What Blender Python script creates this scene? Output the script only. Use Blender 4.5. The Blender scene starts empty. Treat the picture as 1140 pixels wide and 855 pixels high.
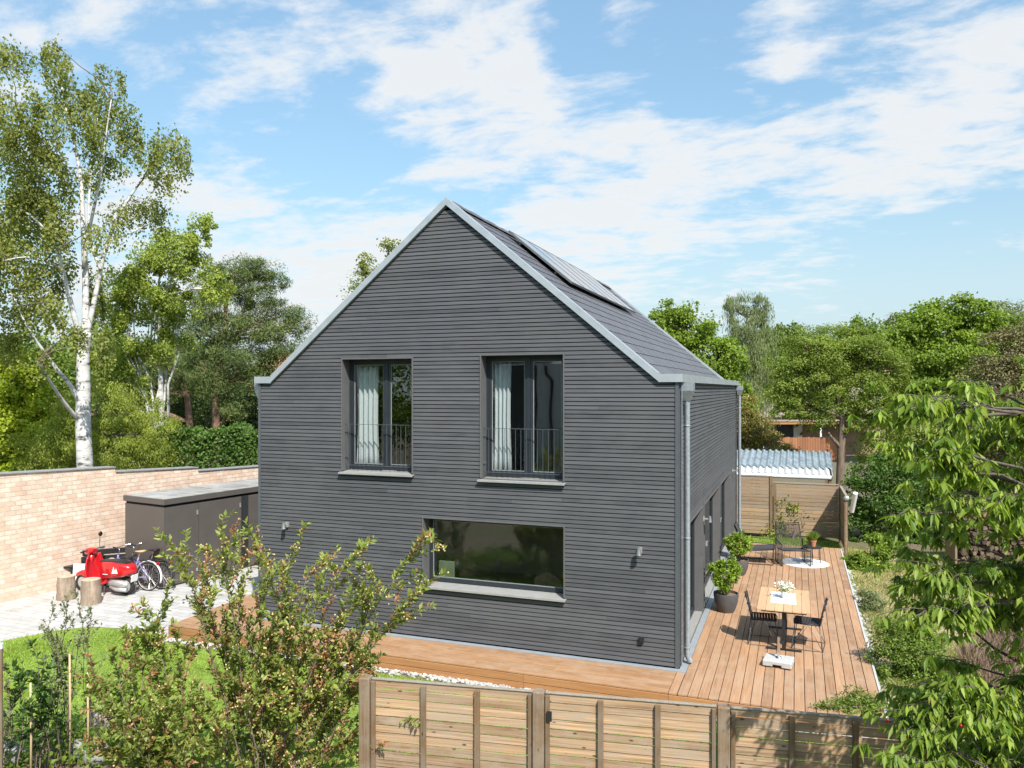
SUN_E = 3.7; SKY_STR = 0.15; SKY_TINT = (.95, 1.04, .95); CLOUD_COL = (.965, .985, 1.0); CLOUD_STR = .535; EXPO = 0.92; CL_LO = .70; CL_HI = .97; CL_MAX = .92; VEIL = .8; VEIL_COL = (.33, .41, .47)
SKY_RAMP = [(0.0, (.45, .42, .42)), (.12, (.6, .57, .55)), (.3, (.8, .78, .75)), (.5, (1, .97, .93)), (1.0, (1.25, 1.2, 1.15))]
SKYBLOBS = [(500, 75, 10, .17), (320, 20, 6, .13), (900, 150, 17, .14), (1090, 130, 10, .09), (230, 250, 14, .17), (560, 280, 18, .17), (70, 20, 10, .11), (200, 40, 6, .08), (880, 30, 4, .13), (700, 20, 4, .1),
            (215, 100, 7, -.16), (370, 165, 8, -.2), (520, 170, 7, -.14), (660, 60, 5, -.14), (780, 50, 6, -.18), (980, 60, 6, -.08), (120, 130, 5, -.16), (900, 290, 10, -.08), (1100, 330, 10, -.14)]
import bpy, bmesh, math, random
import numpy as np
from mathutils import Vector, Matrix

S = bpy.context.scene
COL = S.collection
rnd = random.Random(7)
PI = math.pi
# ------------------------------------------------------------------ camera
FPX, CX, YH = 858.0, 570.0, 433.0
TH = math.radians(20.3)
RX, RY = math.cos(TH), math.sin(TH)
FX, FY = -math.sin(TH), math.cos(TH)
DK = 0.27                      # deck height above the ground
CAM = (1.8435, -12.9524, 4.92)

def at(px, py, dep):
    """a point seen at (px, py) standing dep metres away (photo is 1140 wide)"""
    a = (px - CX) / FPX; b = -(py - YH) / FPX
    return Vector((CAM[0] + (RX * a + FX) * dep, CAM[1] + (RY * a + FY) * dep, CAM[2] + b * dep))

cd = bpy.data.cameras.new("camera"); cam = bpy.data.objects.new("camera", cd); COL.objects.link(cam)
cam.location = CAM; cam.rotation_euler = (PI / 2, 0, TH)
cd.sensor_width = 36.0; cd.lens = FPX / 1140 * 36; cd.shift_y = 5.5 / 1140
cd.clip_start = 0.1; cd.clip_end = 2000
S.camera = cam

# ------------------------------------------------------------------ properties
def tag(o, label=None, cat=None, group=None, kind=None):
    if label: o["label"] = label
    if cat: o["category"] = cat
    if group: o["group"] = group
    if kind: o["kind"] = kind
    return o

def thing(name, label, cat, loc=(0, 0, 0), rotz=0.0, group=None):
    o = bpy.data.objects.new(name, None); COL.objects.link(o)
    o.location = loc; o.rotation_euler = (0, 0, rotz); o.empty_display_size = 0.2
    return tag(o, label, cat, group)

def dup(root, loc=None, rotz=None, label=None, group=None, scale=None):
    def cp(o, par):
        c = o.copy(); COL.objects.link(c)
        if par is not None: c.parent = par
        for ch in [x for x in S.objects if x.parent == o]: cp(ch, c)
        return c
    r = cp(root, None)
    if loc is not None: r.location = loc
    if rotz is not None: r.rotation_euler = (0, 0, rotz)
    if scale is not None: r.scale = (scale,) * 3
    tag(r, label, None, group)
    return r

# ------------------------------------------------------------------ mesh builder
class MB:
    def __init__(s): s.v = []; s.f = []
    def add(s, vs, fs):
        b = len(s.v); s.v += [tuple(p) for p in vs]; s.f += [tuple(b + i for i in q) for q in fs]; return s
    def box(s, x0, x1, y0, y1, z0, z1):
        return s.add([(x0, y0, z0), (x1, y0, z0), (x1, y1, z0), (x0, y1, z0), (x0, y0, z1), (x1, y0, z1), (x1, y1, z1), (x0, y1, z1)],
                     [(0, 3, 2, 1), (4, 5, 6, 7), (0, 1, 5, 4), (1, 2, 6, 5), (2, 3, 7, 6), (3, 0, 4, 7)])
    def obox(s, c, size, M=None, rot=None):
        M = M or (Matrix.Rotation(rot, 3, 'Z') if rot is not None else Matrix.Identity(3)); c = Vector(c)
        h = [k / 2 for k in size]
        vs = [c + M @ Vector((sx * h[0], sy * h[1], sz * h[2])) for sz in (-1, 1) for sx, sy in ((-1, -1), (1, -1), (1, 1), (-1, 1))]
        return s.add(vs, [(0, 3, 2, 1), (4, 5, 6, 7), (0, 1, 5, 4), (1, 2, 6, 5), (2, 3, 7, 6), (3, 0, 4, 7)])
    def bar(s, a, b, w, h=None, up=(0, 0, 1)):
        """rectangular bar from a to b, w across, h along up"""
        a, b = Vector(a), Vector(b); d = b - a; L = d.length; d.normalize(); u = Vector(up)
        x = d.cross(u)
        if x.length < 1e-4: x = d.cross(Vector((1, 0, 0)))
        x.normalize(); u = x.cross(d); h = h or w
        M = Matrix((x, d, u)).transposed()
        return s.obox((a + b) / 2, (w, L, h), M)
    def tube(s, pts, r, n=8, cap=True):
        P = [Vector(p) for p in pts]; k = len(P)
        rs = r if isinstance(r, (list, tuple)) else [r] * k
        vs = []; fs = []; prev = None
        for i, p in enumerate(P):
            d = (P[min(i + 1, k - 1)] - P[max(i - 1, 0)])
            d = d.normalized() if d.length > 1e-9 else Vector((0, 0, 1))
            if prev is None:
                x = d.cross(Vector((0, 0, 1)))
                if x.length < 1e-3: x = Vector((1, 0, 0))
            else: x = prev - d * prev.dot(d)
            x.normalize(); prev = x; y = d.cross(x)
            for j in range(n):
                a = 2 * PI * j / n; vs.append(p + (x * math.cos(a) + y * math.sin(a)) * rs[i])
        for i in range(k - 1):
            for j in range(n):
                j2 = (j + 1) % n; fs.append((i * n + j, i * n + j2, (i + 1) * n + j2, (i + 1) * n + j))
        if cap: fs.append(tuple(range(n - 1, -1, -1))); fs.append(tuple(range((k - 1) * n, k * n)))
        return s.add(vs, fs)
    def lathe(s, prof, c=(0, 0, 0), n=24, cap=True, axis='z'):
        vs = []; fs = []; k = len(prof)
        for r, z in prof:
            for j in range(n):
                a = 2 * PI * j / n; q = (r * math.cos(a), r * math.sin(a), z)
                if axis == 'y': q = (q[0], q[2], q[1])
                if axis == 'x': q = (q[2], q[0], q[1])
                vs.append((c[0] + q[0], c[1] + q[1], c[2] + q[2]))
        for i in range(k - 1):
            for j in range(n):
                j2 = (j + 1) % n; fs.append((i * n + j, i * n + j2, (i + 1) * n + j2, (i + 1) * n + j))
        if cap:
            if prof[0][0] > 1e-6: fs.append(tuple(range(n - 1, -1, -1)))
            if prof[-1][0] > 1e-6: fs.append(tuple(range((k - 1) * n, k * n)))
        return s.add(vs, fs)
    def prism(s, poly, axis, a0, a1):
        """polygon (2D) extruded along axis; 2D coords are the other two axes in xyz order"""
        n = len(poly)
        def pt(p, a): return {'x': (a, p[0], p[1]), 'y': (p[0], a, p[1]), 'z': (p[0], p[1], a)}[axis]
        vs = [pt(p, a0) for p in poly] + [pt(p, a1) for p in poly]
        fs = [tuple(range(n - 1, -1, -1)), tuple(range(n, 2 * n))] + [(i, (i + 1) % n, n + (i + 1) % n, n + i) for i in range(n)]
        return s.add(vs, fs)
    def torus(s, c, R, r, axis='y', n=32, m=8, sq=1.0):
        vs = []; fs = []
        for i in range(n):
            a = 2 * PI * i / n
            for j in range(m):
                b = 2 * PI * j / m; rr = R + r * math.cos(b); h = r * math.sin(b) * sq
                q = {'y': (rr * math.cos(a), h, rr * math.sin(a)), 'z': (rr * math.cos(a), rr * math.sin(a), h), 'x': (h, rr * math.cos(a), rr * math.sin(a))}[axis]
                vs.append((c[0] + q[0], c[1] + q[1], c[2] + q[2]))
        for i in range(n):
            for j in range(m):
                fs.append((i * m + j, ((i + 1) % n) * m + j, ((i + 1) % n) * m + (j + 1) % m, i * m + (j + 1) % m))
        return s.add(vs, fs)
    def blob(s, c, r, seed=0, n=10, m=7, amp=0.15):
        rr = random.Random(seed); vs = []; fs = []
        R3 = r if isinstance(r, (tuple, list)) else (r, r, r)
        for i in range(m + 1):
            t = PI * i / m
            for j in range(n):
                a = 2 * PI * j / n; k = 1 + rr.uniform(-amp, amp)
                vs.append((c[0] + R3[0] * k * math.sin(t) * math.cos(a), c[1] + R3[1] * k * math.sin(t) * math.sin(a), c[2] + R3[2] * k * math.cos(t)))
        for i in range(m):
            for j in range(n):
                fs.append((i * n + j, (i + 1) * n + j, (i + 1) * n + (j + 1) % n, i * n + (j + 1) % n))
        return s.add(vs, fs)
    def build(s, name, mat, parent=None, smooth=False, bevel=0, off=None, auto=None):
        me = bpy.data.meshes.new(name)
        o = off or (0, 0, 0)
        me.from_pydata([(p[0] - o[0], p[1] - o[1], p[2] - o[2]) for p in s.v], [], s.f)
        bm = bmesh.new(); bm.from_mesh(me); bmesh.ops.recalc_face_normals(bm, faces=bm.faces[:]); bm.to_mesh(me); bm.free()
        me.materials.append(mat)
        ob = bpy.data.objects.new(name, me); COL.objects.link(ob)
        if parent is not None: ob.parent = parent
        if smooth:
            me.polygons.foreach_set("use_smooth", [True] * len(me.polygons))
            if auto is not None:
                try: me.set_sharp_from_angle(angle=math.radians(auto))
                except Exception: pass
        if bevel:
            md = ob.modifiers.new("bevel", 'BEVEL'); md.width = bevel; md.segments = 2; md.limit_method = 'ANGLE'
        return ob

# ------------------------------------------------------------------ leaves (numpy)
def leaf_mesh(name, pos, d, nrm, length, width, mat, parent=None, fold=0.25, off=(0, 0, 0), pointed=True):
    """one four-cornered folded leaf per row: base at pos, long axis d, normal nrm"""
    n = len(pos)
    pos = np.asarray(pos, float); d = np.asarray(d, float); nrm = np.asarray(nrm, float)
    d = d / (np.linalg.norm(d, axis=1, keepdims=True) + 1e-9)
    w = np.cross(d, nrm); w = w / (np.linalg.norm(w, axis=1, keepdims=True) + 1e-9)
    nn = np.cross(w, d)
    L = np.broadcast_to(np.asarray(length, float), (n,))[:, None]; W = np.broadcast_to(np.asarray(width, float), (n,))[:, None]
    p = pos - np.asarray(off)
    V = np.empty((n, 4, 3)); V[:, 0] = p; V[:, 2] = p + d * L
    mid = p + d * L * 0.45
    V[:, 1] = mid + w * W * 0.5 + nn * W * fold; V[:, 3] = mid - w * W * 0.5 + nn * W * fold
    me = bpy.data.meshes.new(name)
    me.vertices.add(n * 4); me.vertices.foreach_set("co", V.reshape(-1).astype(np.float32))
    idx = np.arange(n, dtype=np.int32)[:, None] * 4 + np.array([0, 1, 2, 0, 2, 3], dtype=np.int32)[None]
    me.loops.add(n * 6); me.loops.foreach_set("vertex_index", idx.reshape(-1))
    me.polygons.add(n * 2)
    me.polygons.foreach_set("loop_start", np.arange(0, n * 6, 3, dtype=np.int32))
    me.update(calc_edges=True); me.validate()
    me.materials.append(mat)
    ob = bpy.data.objects.new(name, me); COL.objects.link(ob)
    if parent is not None: ob.parent = parent
    return ob

def unit(a): return a / (np.linalg.norm(a, axis=1, keepdims=True) + 1e-9)

def crown(rng, blobs, n, sub=14, spread=0.34, hollow=0.55):
    """leaf points: blobs (cx,cy,cz,rx,ry,rz); each holds sub-clumps near its skin, leaves gather round them"""
    B = np.asarray(blobs, float); wts = (B[:, 3] * B[:, 5]) ** 1.0; wts /= wts.sum()
    cs = []; sz = []; ci = []
    for i, b in enumerate(B):
        u = unit(rng.normal(size=(sub, 3))); r = hollow + (1.2 - hollow) * rng.random((sub, 1)) ** 0.75
        cs.append(b[:3] + u * r * b[3:]); sz.append(np.repeat(b[None, 3:], sub, 0) * (0.4 + 0.95 * rng.random((sub, 1)))); ci += [i] * sub
    cs = np.concatenate(cs); sz = np.concatenate(sz); ci = np.array(ci)
    w2 = wts[ci] * (0.35 + rng.random(len(ci))); w2 /= w2.sum()
    k = rng.choice(len(ci), n, p=w2)
    g = rng.normal(size=(n, 3)); g = g / (1 + 0.35 * np.linalg.norm(g, axis=1, keepdims=True)) * 1.5
    P = cs[k] + g * sz[k] * spread * np.array([1, 1, 0.95])
    out = unit((P - B[ci[k], :3]) / B[ci[k], 3:])
    return P, out, cs, ci

def px_blobs(lst, dep, squash=0.8):
    o = []
    for t in lst:
        px, py, rx, ry = t[:4]; dd = t[4] if len(t) > 4 else 0
        c = at(px, py, dep + dd); m = (dep + dd) / FPX
        o.append((c.x, c.y, c.z, rx * m, (rx * 0.6 + ry * 0.4) * m * squash, ry * m))
    return o

def bend(a, b, k=6, sag=0.0, wob=0.0, r=rnd):
    a, b = Vector(a), Vector(b); L = (b - a).length; out = []
    for i in range(k + 1):
        t = i / k; p = a.lerp(b, t); p.z += sag * L * 4 * t * (1 - t)
        if 0 < i < k: p += Vector((r.uniform(-1, 1), r.uniform(-1, 1), r.uniform(-.6, .6))) * wob * L
        out.append(p)
    return out

def tree(name, label, cat, base, blobs, nleaf, lmat, bmat, lsize=0.2, aspect=0.6, seed=1, trunk_r=0.2, fork=0.35,
         sub=14, spread=0.34, hollow=0.5, droop=0.0, limbs=3, group=None, up=0.5, trunk_pts=None, leaf_name="crown", fold=0.2, jit=1.0):
    rng = np.random.default_rng(seed); rr = random.Random(seed)
    base = Vector(base)
    root = thing(name, label, cat, base, 0, group)
    P, out, cs, ci = crown(rng, blobs, nleaf, sub, spread, hollow)
    P[:, 2] = np.maximum(P[:, 2], base.z + 0.05)
    nr = unit(out * 0.7 + np.array([0, 0, up * .7]) + rng.normal(size=(nleaf, 3)) * 0.7 * jit)
    d = rng.normal(size=(nleaf, 3)); d = unit(d - nr * (d * nr).sum(1, keepdims=True))
    if droop: d = unit(d * (1 - droop) + np.array([0, 0, -1.0]) * droop); 
    L = lsize * (0.6 + 0.8 * rng.random(nleaf))
    leaf_mesh(leaf_name, P, d, nr, L, L * aspect, lmat, root, fold, off=base)
    m = MB()
    B = np.asarray(blobs); top = Vector(B[np.argmax(B[:, 2])][:3])
    if trunk_pts is None:
        mid = Vector((B[:, 0].mean(), B[:, 1].mean(), B[:, 2].mean()))
        trunk_pts = [base + Vector((0, 0, -0.1)), base.lerp(mid, .35) + Vector((rr.uniform(-.1, .1), rr.uniform(-.1, .1), 0)), mid, mid.lerp(top, .6)]
    k = len(trunk_pts)
    m.tube(trunk_pts, [trunk_r * (1 - 0.75 * i / (k - 1)) * (1.25 if i == 0 else 1) for i in range(k)], 10)
    lim = 0
    for i in range(len(B)):
        c = Vector(B[i][:3])
        # start somewhere on the trunk below the clump
        cand = [p for p in trunk_pts[1:] if p[2] < c.z] or [trunk_pts[1]]
        s0 = Vector(cand[-1])
        path = bend(s0, c, 5, 0.04, 0.04, rr)
        m.tube(path, [trunk_r * f for f in (.42, .36, .3, .24, .17, .1)], 6)
        own = np.where(ci == i)[0][: limbs]
        for q in own:
            m.tube(bend(path[3], cs[q], 3, 0.03, 0.05, rr), [trunk_r * f for f in (.2, .15, .1, .04)], 5)
    m.build("trunk", bmat, root, smooth=True, off=base)
    return root
# ------------------------------------------------------------------ materials
def nt(name):
    m = bpy.data.materials.new(name); m.use_nodes = True; t = m.node_tree; t.nodes.clear()
    o = t.nodes.new("ShaderNodeOutputMaterial"); return m, t, o
def N(t, typ, **kw):
    n = t.nodes.new(typ)
    for k, v in kw.items():
        if hasattr(n, k): setattr(n, k, v)
        else: n.inputs[k.replace('_', ' ')].default_value = v
    return n
def coords(t, scale=(1, 1, 1), rot=(0, 0, 0), space="Object"):
    c = t.nodes.new("ShaderNodeTexCoord"); mp = t.nodes.new("ShaderNodeMapping")
    mp.inputs["Scale"].default_value = scale; mp.inputs["Rotation"].default_value = rot
    t.links.new(c.outputs[space], mp.inputs["Vector"]); return mp.outputs[0]
def ramp(t, fac, stops):
    r = t.nodes.new("ShaderNodeValToRGB"); e = r.color_ramp.elements
    while len(e) < len(stops): e.new(0.5)
    for i, (p, c) in enumerate(stops):
        e[i].position = p; e[i].color = (c[0], c[1], c[2], 1)
    t.links.new(fac, r.inputs[0]); return r.outputs[0]
def mixc(t, fac, a, b, mode='MIX'):
    n = t.nodes.new("ShaderNodeMix"); n.data_type = 'RGBA'; n.blend_type = mode
    for s, v in ((n.inputs[0], fac), (n.inputs[6], a), (n.inputs[7], b)):
        if hasattr(v, "links"): t.links.new(v, s)
        elif isinstance(v, (tuple, list)): s.default_value = (*v[:3], 1)
        else: s.default_value = v
    return n.outputs[2]
def mul(c, k): return tuple(x * k for x in c)

def mat(name, col, rough=0.6, metal=0.0, var=0.12, scale=6.0, island=0.0, bump=0.0, bscale=40.0, stretch=(1, 1, 1), spec=0.4, coat=0.0, dirt=None, dscale=1.2):
    m, t, o = nt(name)
    b = t.nodes.new("ShaderNodeBsdfPrincipled")
    v = coords(t, stretch)
    n1 = N(t, "ShaderNodeTexNoise", Scale=scale, Detail=5.0, Roughness=0.6); t.links.new(v, n1.inputs["Vector"])
    c = ramp(t, n1.outputs[0], [(0.3, mul(col, 1 - var)), (0.7, mul(col, 1 + var))])
    if island:
        g = t.nodes.new("ShaderNodeNewGeometry")
        k = ramp(t, g.outputs["Random Per Island"], [(0, (1 - island,) * 3), (1, (1 + island,) * 3)])
        c = mixc(t, 1.0, c, k, 'MULTIPLY')
    if dirt:
        n2 = N(t, "ShaderNodeTexNoise", Scale=dscale, Detail=6.0, Roughness=0.65); t.links.new(coords(t), n2.inputs["Vector"])
        f = ramp(t, n2.outputs[0], [(0.45, (0, 0, 0)), (0.7, (1, 1, 1))])
        c = mixc(t, f, c, dirt)
    t.links.new(c, b.inputs["Base Color"])
    b.inputs["Roughness"].default_value = rough; b.inputs["Metallic"].default_value = metal
    b.inputs["Specular IOR Level"].default_value = spec; b.inputs["Coat Weight"].default_value = coat
    rr = N(t, "ShaderNodeMapRange"); rr.inputs["To Min"].default_value = max(0.03, rough - 0.1); rr.inputs["To Max"].default_value = min(1, rough + 0.1)
    t.links.new(n1.outputs[0], rr.inputs[0]); t.links.new(rr.outputs[0], b.inputs["Roughness"])
    if bump:
        n3 = N(t, "ShaderNodeTexNoise", Scale=bscale, Detail=4.0); t.links.new(v, n3.inputs["Vector"])
        bp = N(t, "ShaderNodeBump", Strength=bump, Distance=0.01); t.links.new(n3.outputs[0], bp.inputs["Height"]); t.links.new(bp.outputs[0], b.inputs["Normal"])
    t.links.new(b.outputs[0], o.inputs[0]); return m

def wood(name, a, b_, grain=(1.2, 30, 30), island=0.2, rough=0.65, grey=None, knots=True, bump=0.3):
    """long-grain wood, grain stretched along the axis with the small factor; each board its own tone"""
    m, t, o = nt(name); p = t.nodes.new("ShaderNodeBsdfPrincipled")
    g = t.nodes.new("ShaderNodeNewGeometry")
    tc = t.nodes.new("ShaderNodeTexCoord"); vm = N(t, "ShaderNodeVectorMath", operation='MULTIPLY_ADD')
    cb = t.nodes.new("ShaderNodeCombineXYZ")
    for i in range(3): t.links.new(g.outputs["Random Per Island"], cb.inputs[i])
    t.links.new(cb.outputs[0], vm.inputs[0]); vm.inputs[1].default_value = (37, 53, 71); t.links.new(tc.outputs["Object"], vm.inputs[2])
    mp = t.nodes.new("ShaderNodeMapping"); mp.inputs["Scale"].default_value = grain; t.links.new(vm.outputs[0], mp.inputs[0])
    n1 = N(t, "ShaderNodeTexNoise", Scale=1.0, Detail=6.0, Roughness=0.65, Distortion=0.6); t.links.new(mp.outputs[0], n1.inputs["Vector"])
    c = ramp(t, n1.outputs[0], [(0.28, a), (0.72, b_)])
    k = ramp(t, g.outputs["Random Per Island"], [(0, (1 - island, 1 - island, 1 - island * .9)), (0.5, (1, 1, 1)), (1, (1 + island, 1 + island * .92, 1 + island * .8))])
    c = mixc(t, 1.0, c, k, 'MULTIPLY')
    if grey:
        n2 = N(t, "ShaderNodeTexNoise", Scale=1.7, Detail=5.0, Roughness=0.7); t.links.new(vm.outputs[0], n2.inputs["Vector"])
        f = ramp(t, n2.outputs[0], [(0.42, (0, 0, 0)), (0.68, (.8, .8, .8))]); c = mixc(t, f, c, grey)
    if knots:
        mp2 = t.nodes.new("ShaderNodeMapping"); mp2.inputs["Scale"].default_value = tuple(4 if x < 10 else 9 for x in grain); t.links.new(vm.outputs[0], mp2.inputs[0])
        vo = N(t, "ShaderNodeTexVoronoi", Scale=1.0); t.links.new(mp2.outputs[0], vo.inputs["Vector"])
        f = ramp(t, vo.outputs["Distance"], [(0.05, (1, 1, 1)), (0.13, (0, 0, 0))]); c = mixc(t, f, c, mul(a, 0.45))
    t.links.new(c, p.inputs["Base Color"]); p.inputs["Roughness"].default_value = rough; p.inputs["Specular IOR Level"].default_value = 0.25
    bp = N(t, "ShaderNodeBump", Strength=bump, Distance=0.004); t.links.new(n1.outputs[0], bp.inputs["Height"]); t.links.new(bp.outputs[0], p.inputs["Normal"])
    t.links.new(p.outputs[0], o.inputs[0]); return m

def leafmat(name, a, b_, trans=0.32, rough=0.5, spec=0.35, third=None, tp=0.9):
    m, t, o = nt(name); p = t.nodes.new("ShaderNodeBsdfPrincipled"); tr = t.nodes.new("ShaderNodeBsdfTranslucent"); mx = t.nodes.new("ShaderNodeMixShader")
    g = t.nodes.new("ShaderNodeNewGeometry")
    st = [(0.0, a), (0.8 if third else 1.0, b_)]
    if third: st += [(tp, b_), (min(1, tp + .02), third)]
    c = ramp(t, g.outputs["Random Per Island"], st)
    n1 = N(t, "ShaderNodeTexNoise", Scale=0.7, Detail=3.0); t.links.new(coords(t), n1.inputs["Vector"])
    c = mixc(t, 1.0, c, ramp(t, n1.outputs[0], [(0.3, (.72, .76, .7)), (0.7, (1.25, 1.2, 1.2))]), 'MULTIPLY')
    t.links.new(c, p.inputs["Base Color"]); p.inputs["Roughness"].default_value = rough; p.inputs["Specular IOR Level"].default_value = spec
    c2 = mixc(t, 1.0, c, (1.25, 1.3, 0.55), 'MULTIPLY'); t.links.new(c2, tr.inputs[0])
    mx.inputs[0].default_value = trans; t.links.new(p.outputs[0], mx.inputs[1]); t.links.new(tr.outputs[0], mx.inputs[2]); t.links.new(mx.outputs[0], o.inputs[0])
    return m

def glassmat(name, tint=(0.93, 0.95, 0.945), ior=1.65, boost=0.115, rough=.012):
    m, t, o = nt(name)
    fr = N(t, "ShaderNodeLayerWeight", Blend=0.5); pw = N(t, "ShaderNodeMath", operation='POWER'); t.links.new(fr.outputs["Facing"], pw.inputs[0]); pw.inputs[1].default_value = 3.5
    ad = N(t, "ShaderNodeMath", operation='MULTIPLY_ADD', use_clamp=True); ad.inputs[1].default_value = .85; ad.inputs[2].default_value = boost
    t.links.new(pw.outputs[0], ad.inputs[0])
    tr = t.nodes.new("ShaderNodeBsdfTransparent"); tr.inputs[0].default_value = (*tint, 1)
    gl = N(t, "ShaderNodeBsdfGlossy", Roughness=rough); gl.inputs[0].default_value = (.78, .82, .84, 1)
    n1 = N(t, "ShaderNodeTexNoise", Scale=1.3, Detail=1.0); t.links.new(coords(t), n1.inputs["Vector"])
    bp = N(t, "ShaderNodeBump", Strength=0.06, Distance=0.02); t.links.new(n1.outputs[0], bp.inputs["Height"]); t.links.new(bp.outputs[0], gl.inputs["Normal"])
    mx = t.nodes.new("ShaderNodeMixShader"); t.links.new(ad.outputs[0], mx.inputs[0]); t.links.new(tr.outputs[0], mx.inputs[1]); t.links.new(gl.outputs[0], mx.inputs[2]); t.links.new(mx.outputs[0], o.inputs[0])
    return m

def brickmat(name, c1, c2, mortar, bw, bh, rot=(0, 0, 0), msize=0.012, rough=0.85, bump=0.6, stain=None, swap=None, offset=0.5, squash=1.0, axis=None, bias=0.0):
    m, t, o = nt(name); p = t.nodes.new("ShaderNodeBsdfPrincipled")
    v = coords(t, (1, 1, 1), rot)
    dn = N(t, "ShaderNodeTexNoise", Scale=5.0, Detail=2.0); t.links.new(v, dn.inputs["Vector"])
    va = N(t, "ShaderNodeVectorMath", operation='MULTIPLY_ADD'); t.links.new(dn.outputs["Color"], va.inputs[0]); va.inputs[1].default_value = (.02, .02, .02); t.links.new(v, va.inputs[2])
    br = N(t, "ShaderNodeTexBrick", Scale=1.0, offset=offset); br.inputs["Brick Width"].default_value = bw; br.inputs["Row Height"].default_value = bh
    br.inputs["Mortar Size"].default_value = msize; br.inputs["Mortar Smooth"].default_value = 0.3; br.inputs["Bias"].default_value = bias
    br.inputs["Color1"].default_value = (*c1, 1); br.inputs["Color2"].default_value = (*c2, 1); br.inputs["Mortar"].default_value = (*mortar, 1)
    t.links.new(va.outputs[0], br.inputs["Vector"])
    n1 = N(t, "ShaderNodeTexNoise", Scale=3.0, Detail=6.0, Roughness=0.7); t.links.new(v, n1.inputs["Vector"])
    c = mixc(t, 1.0, br.outputs["Color"], ramp(t, n1.outputs[0], [(0.3, (.8, .78, .75)), (0.7, (1.15, 1.15, 1.15))]), 'MULTIPLY')
    if stain:
        n2 = N(t, "ShaderNodeTexNoise", Scale=9.0, Detail=4.0, Roughness=0.8); t.links.new(v, n2.inputs["Vector"])
        f = ramp(t, n2.outputs[0], [(0.6, (0, 0, 0)), (0.72, (1, 1, 1))]); c = mixc(t, f, c, stain)
    t.links.new(c, p.inputs["Base Color"]); p.inputs["Roughness"].default_value = rough; p.inputs["Specular IOR Level"].default_value = 0.2
    n3 = N(t, "ShaderNodeTexNoise", Scale=45.0, Detail=3.0); t.links.new(v, n3.inputs["Vector"])
    ma = N(t, "ShaderNodeMath", operation='MULTIPLY_ADD'); t.links.new(n3.outputs[0], ma.inputs[0]); ma.inputs[1].default_value = 0.35
    iv = N(t, "ShaderNodeMath", operation='SUBTRACT'); iv.inputs[0].default_value = 1.0; t.links.new(br.outputs["Fac"], iv.inputs[1]); t.links.new(iv.outputs[0], ma.inputs[2])
    bp = N(t, "ShaderNodeBump", Strength=bump, Distance=0.012); t.links.new(ma.outputs[0], bp.inputs["Height"]); t.links.new(bp.outputs[0], p.inputs["Normal"])
    t.links.new(p.outputs[0], o.inputs[0]); return m

M = {}
M['clad'] = mat("cladding_paint", (.081, .0825, .0885), .62, var=.16, scale=1.0, island=.19, stretch=(2.5, 2.5, 40), bump=.2, bscale=3, spec=.3, dirt=(.099, .1, .104), dscale=.9)
M['clad_y'] = M['clad']
M['wire'] = mat('grey_steel_wire', (.11, .11, .115), .4, metal=.4)
M['panel_frame'] = mat('panel_frame_grey', (.16, .165, .17), .35, metal=.4)
M['jamb'] = mat('door_jamb_paint', (.115, .113, .114), .6, var=.08)
M['lamp'] = mat('brushed_lamp_metal', (.3, .3, .3), .35, metal=.7, var=.1)
M['backing'] = mat("black_membrane", (.02, .021, .023), .9)
M['plaster_in'] = mat("interior_plaster", (.5, .49, .46), .8, var=.05)
M['floor_in'] = wood("interior_oak", (.25, .17, .1), (.36, .25, .15), (1.5, 20, 20))
M['zinc'] = mat("zinc_sheet", (.40, .435, .46), .42, metal=.35, var=.1, scale=5, spec=.5, dirt=(.42, .45, .47))
M['galv'] = mat("galvanised_steel", (.38, .41, .44), .38, metal=.55, var=.16, scale=22, spec=.5)
M['anthracite'] = mat("anthracite_frame", (.026, .032, .038), .4, var=.08, spec=.4)
M['trim'] = mat("anthracite_trim", (.085, .095, .105), .5, var=.08, spec=.4)
M['sill'] = mat("aluminium_sill", (.36, .355, .34), .42, metal=.2, var=.08)
M['tile'] = mat("roof_tile", (.098, .094, .099), .5, var=.12, scale=9, island=.14, bump=.2, bscale=60, spec=.45)
M['solar'] = mat("solar_glass", (.03, .033, .04), .12, var=.1, scale=3, spec=.8, coat=.6)
M['black'] = mat("black_metal", (.02, .021, .023), .42, var=.1)
M['rubber'] = mat("black_rubber", (.022, .022, .022), .8, var=.15)
M['glass'] = glassmat("window_glass")
M['glass_wide'] = glassmat('wide_window_glass', (.8, .83, .81), 1.65, .15, .05)
M['glass_dark'] = glassmat("door_glass", (.7, .76, .76), 1.6, .06)
M['curtain'] = mat('white_curtain', (.74, .77, .78), .9, var=.02)
M['deck'] = wood("deck_hardwood", (.275, .15, .078), (.465, .275, .158), (30, 1.2, 30), .17, .55, knots=False, grey=(.42, .285, .185))
M['deck_x'] = wood("deck_hardwood_strip", (.26, .135, .065), (.42, .245, .13), (1.2, 30, 30), .13, .55, knots=False, grey=(.42, .285, .185))
M['fascia'] = wood("deck_fascia", (.31, .14, .06), (.44, .225, .10), (1.2, 30, 30), .12, .5, knots=False)
M['teak'] = wood("teak_table", (.5, .31, .17), (.62, .41, .24), (25, 1.2, 25), .1, .5, knots=False)
M['fence'] = wood("weathered_pine", (.175, .102, .053), (.54, .37, .225), (1.0, 48, 48), .3, .8, grey=(.38, .305, .225), bump=.9)
M['fence_back'] = wood("weathered_larch", (.26, .17, .10), (.42, .29, .18), (1.3, 34, 34), .22, .8, grey=(.3, .25, .2), bump=.6)
M['fence_y'] = wood("weathered_larch_side", (.24, .16, .10), (.38, .27, .17), (34, 1.3, 34), .22, .8, grey=(.3, .26, .2), bump=.6)
M['post'] = wood("fence_post", (.13, .08, .042), (.26, .165, .09), (34, 34, 1.3), .15, .8, grey=(.24, .21, .17), bump=.5)
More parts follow.
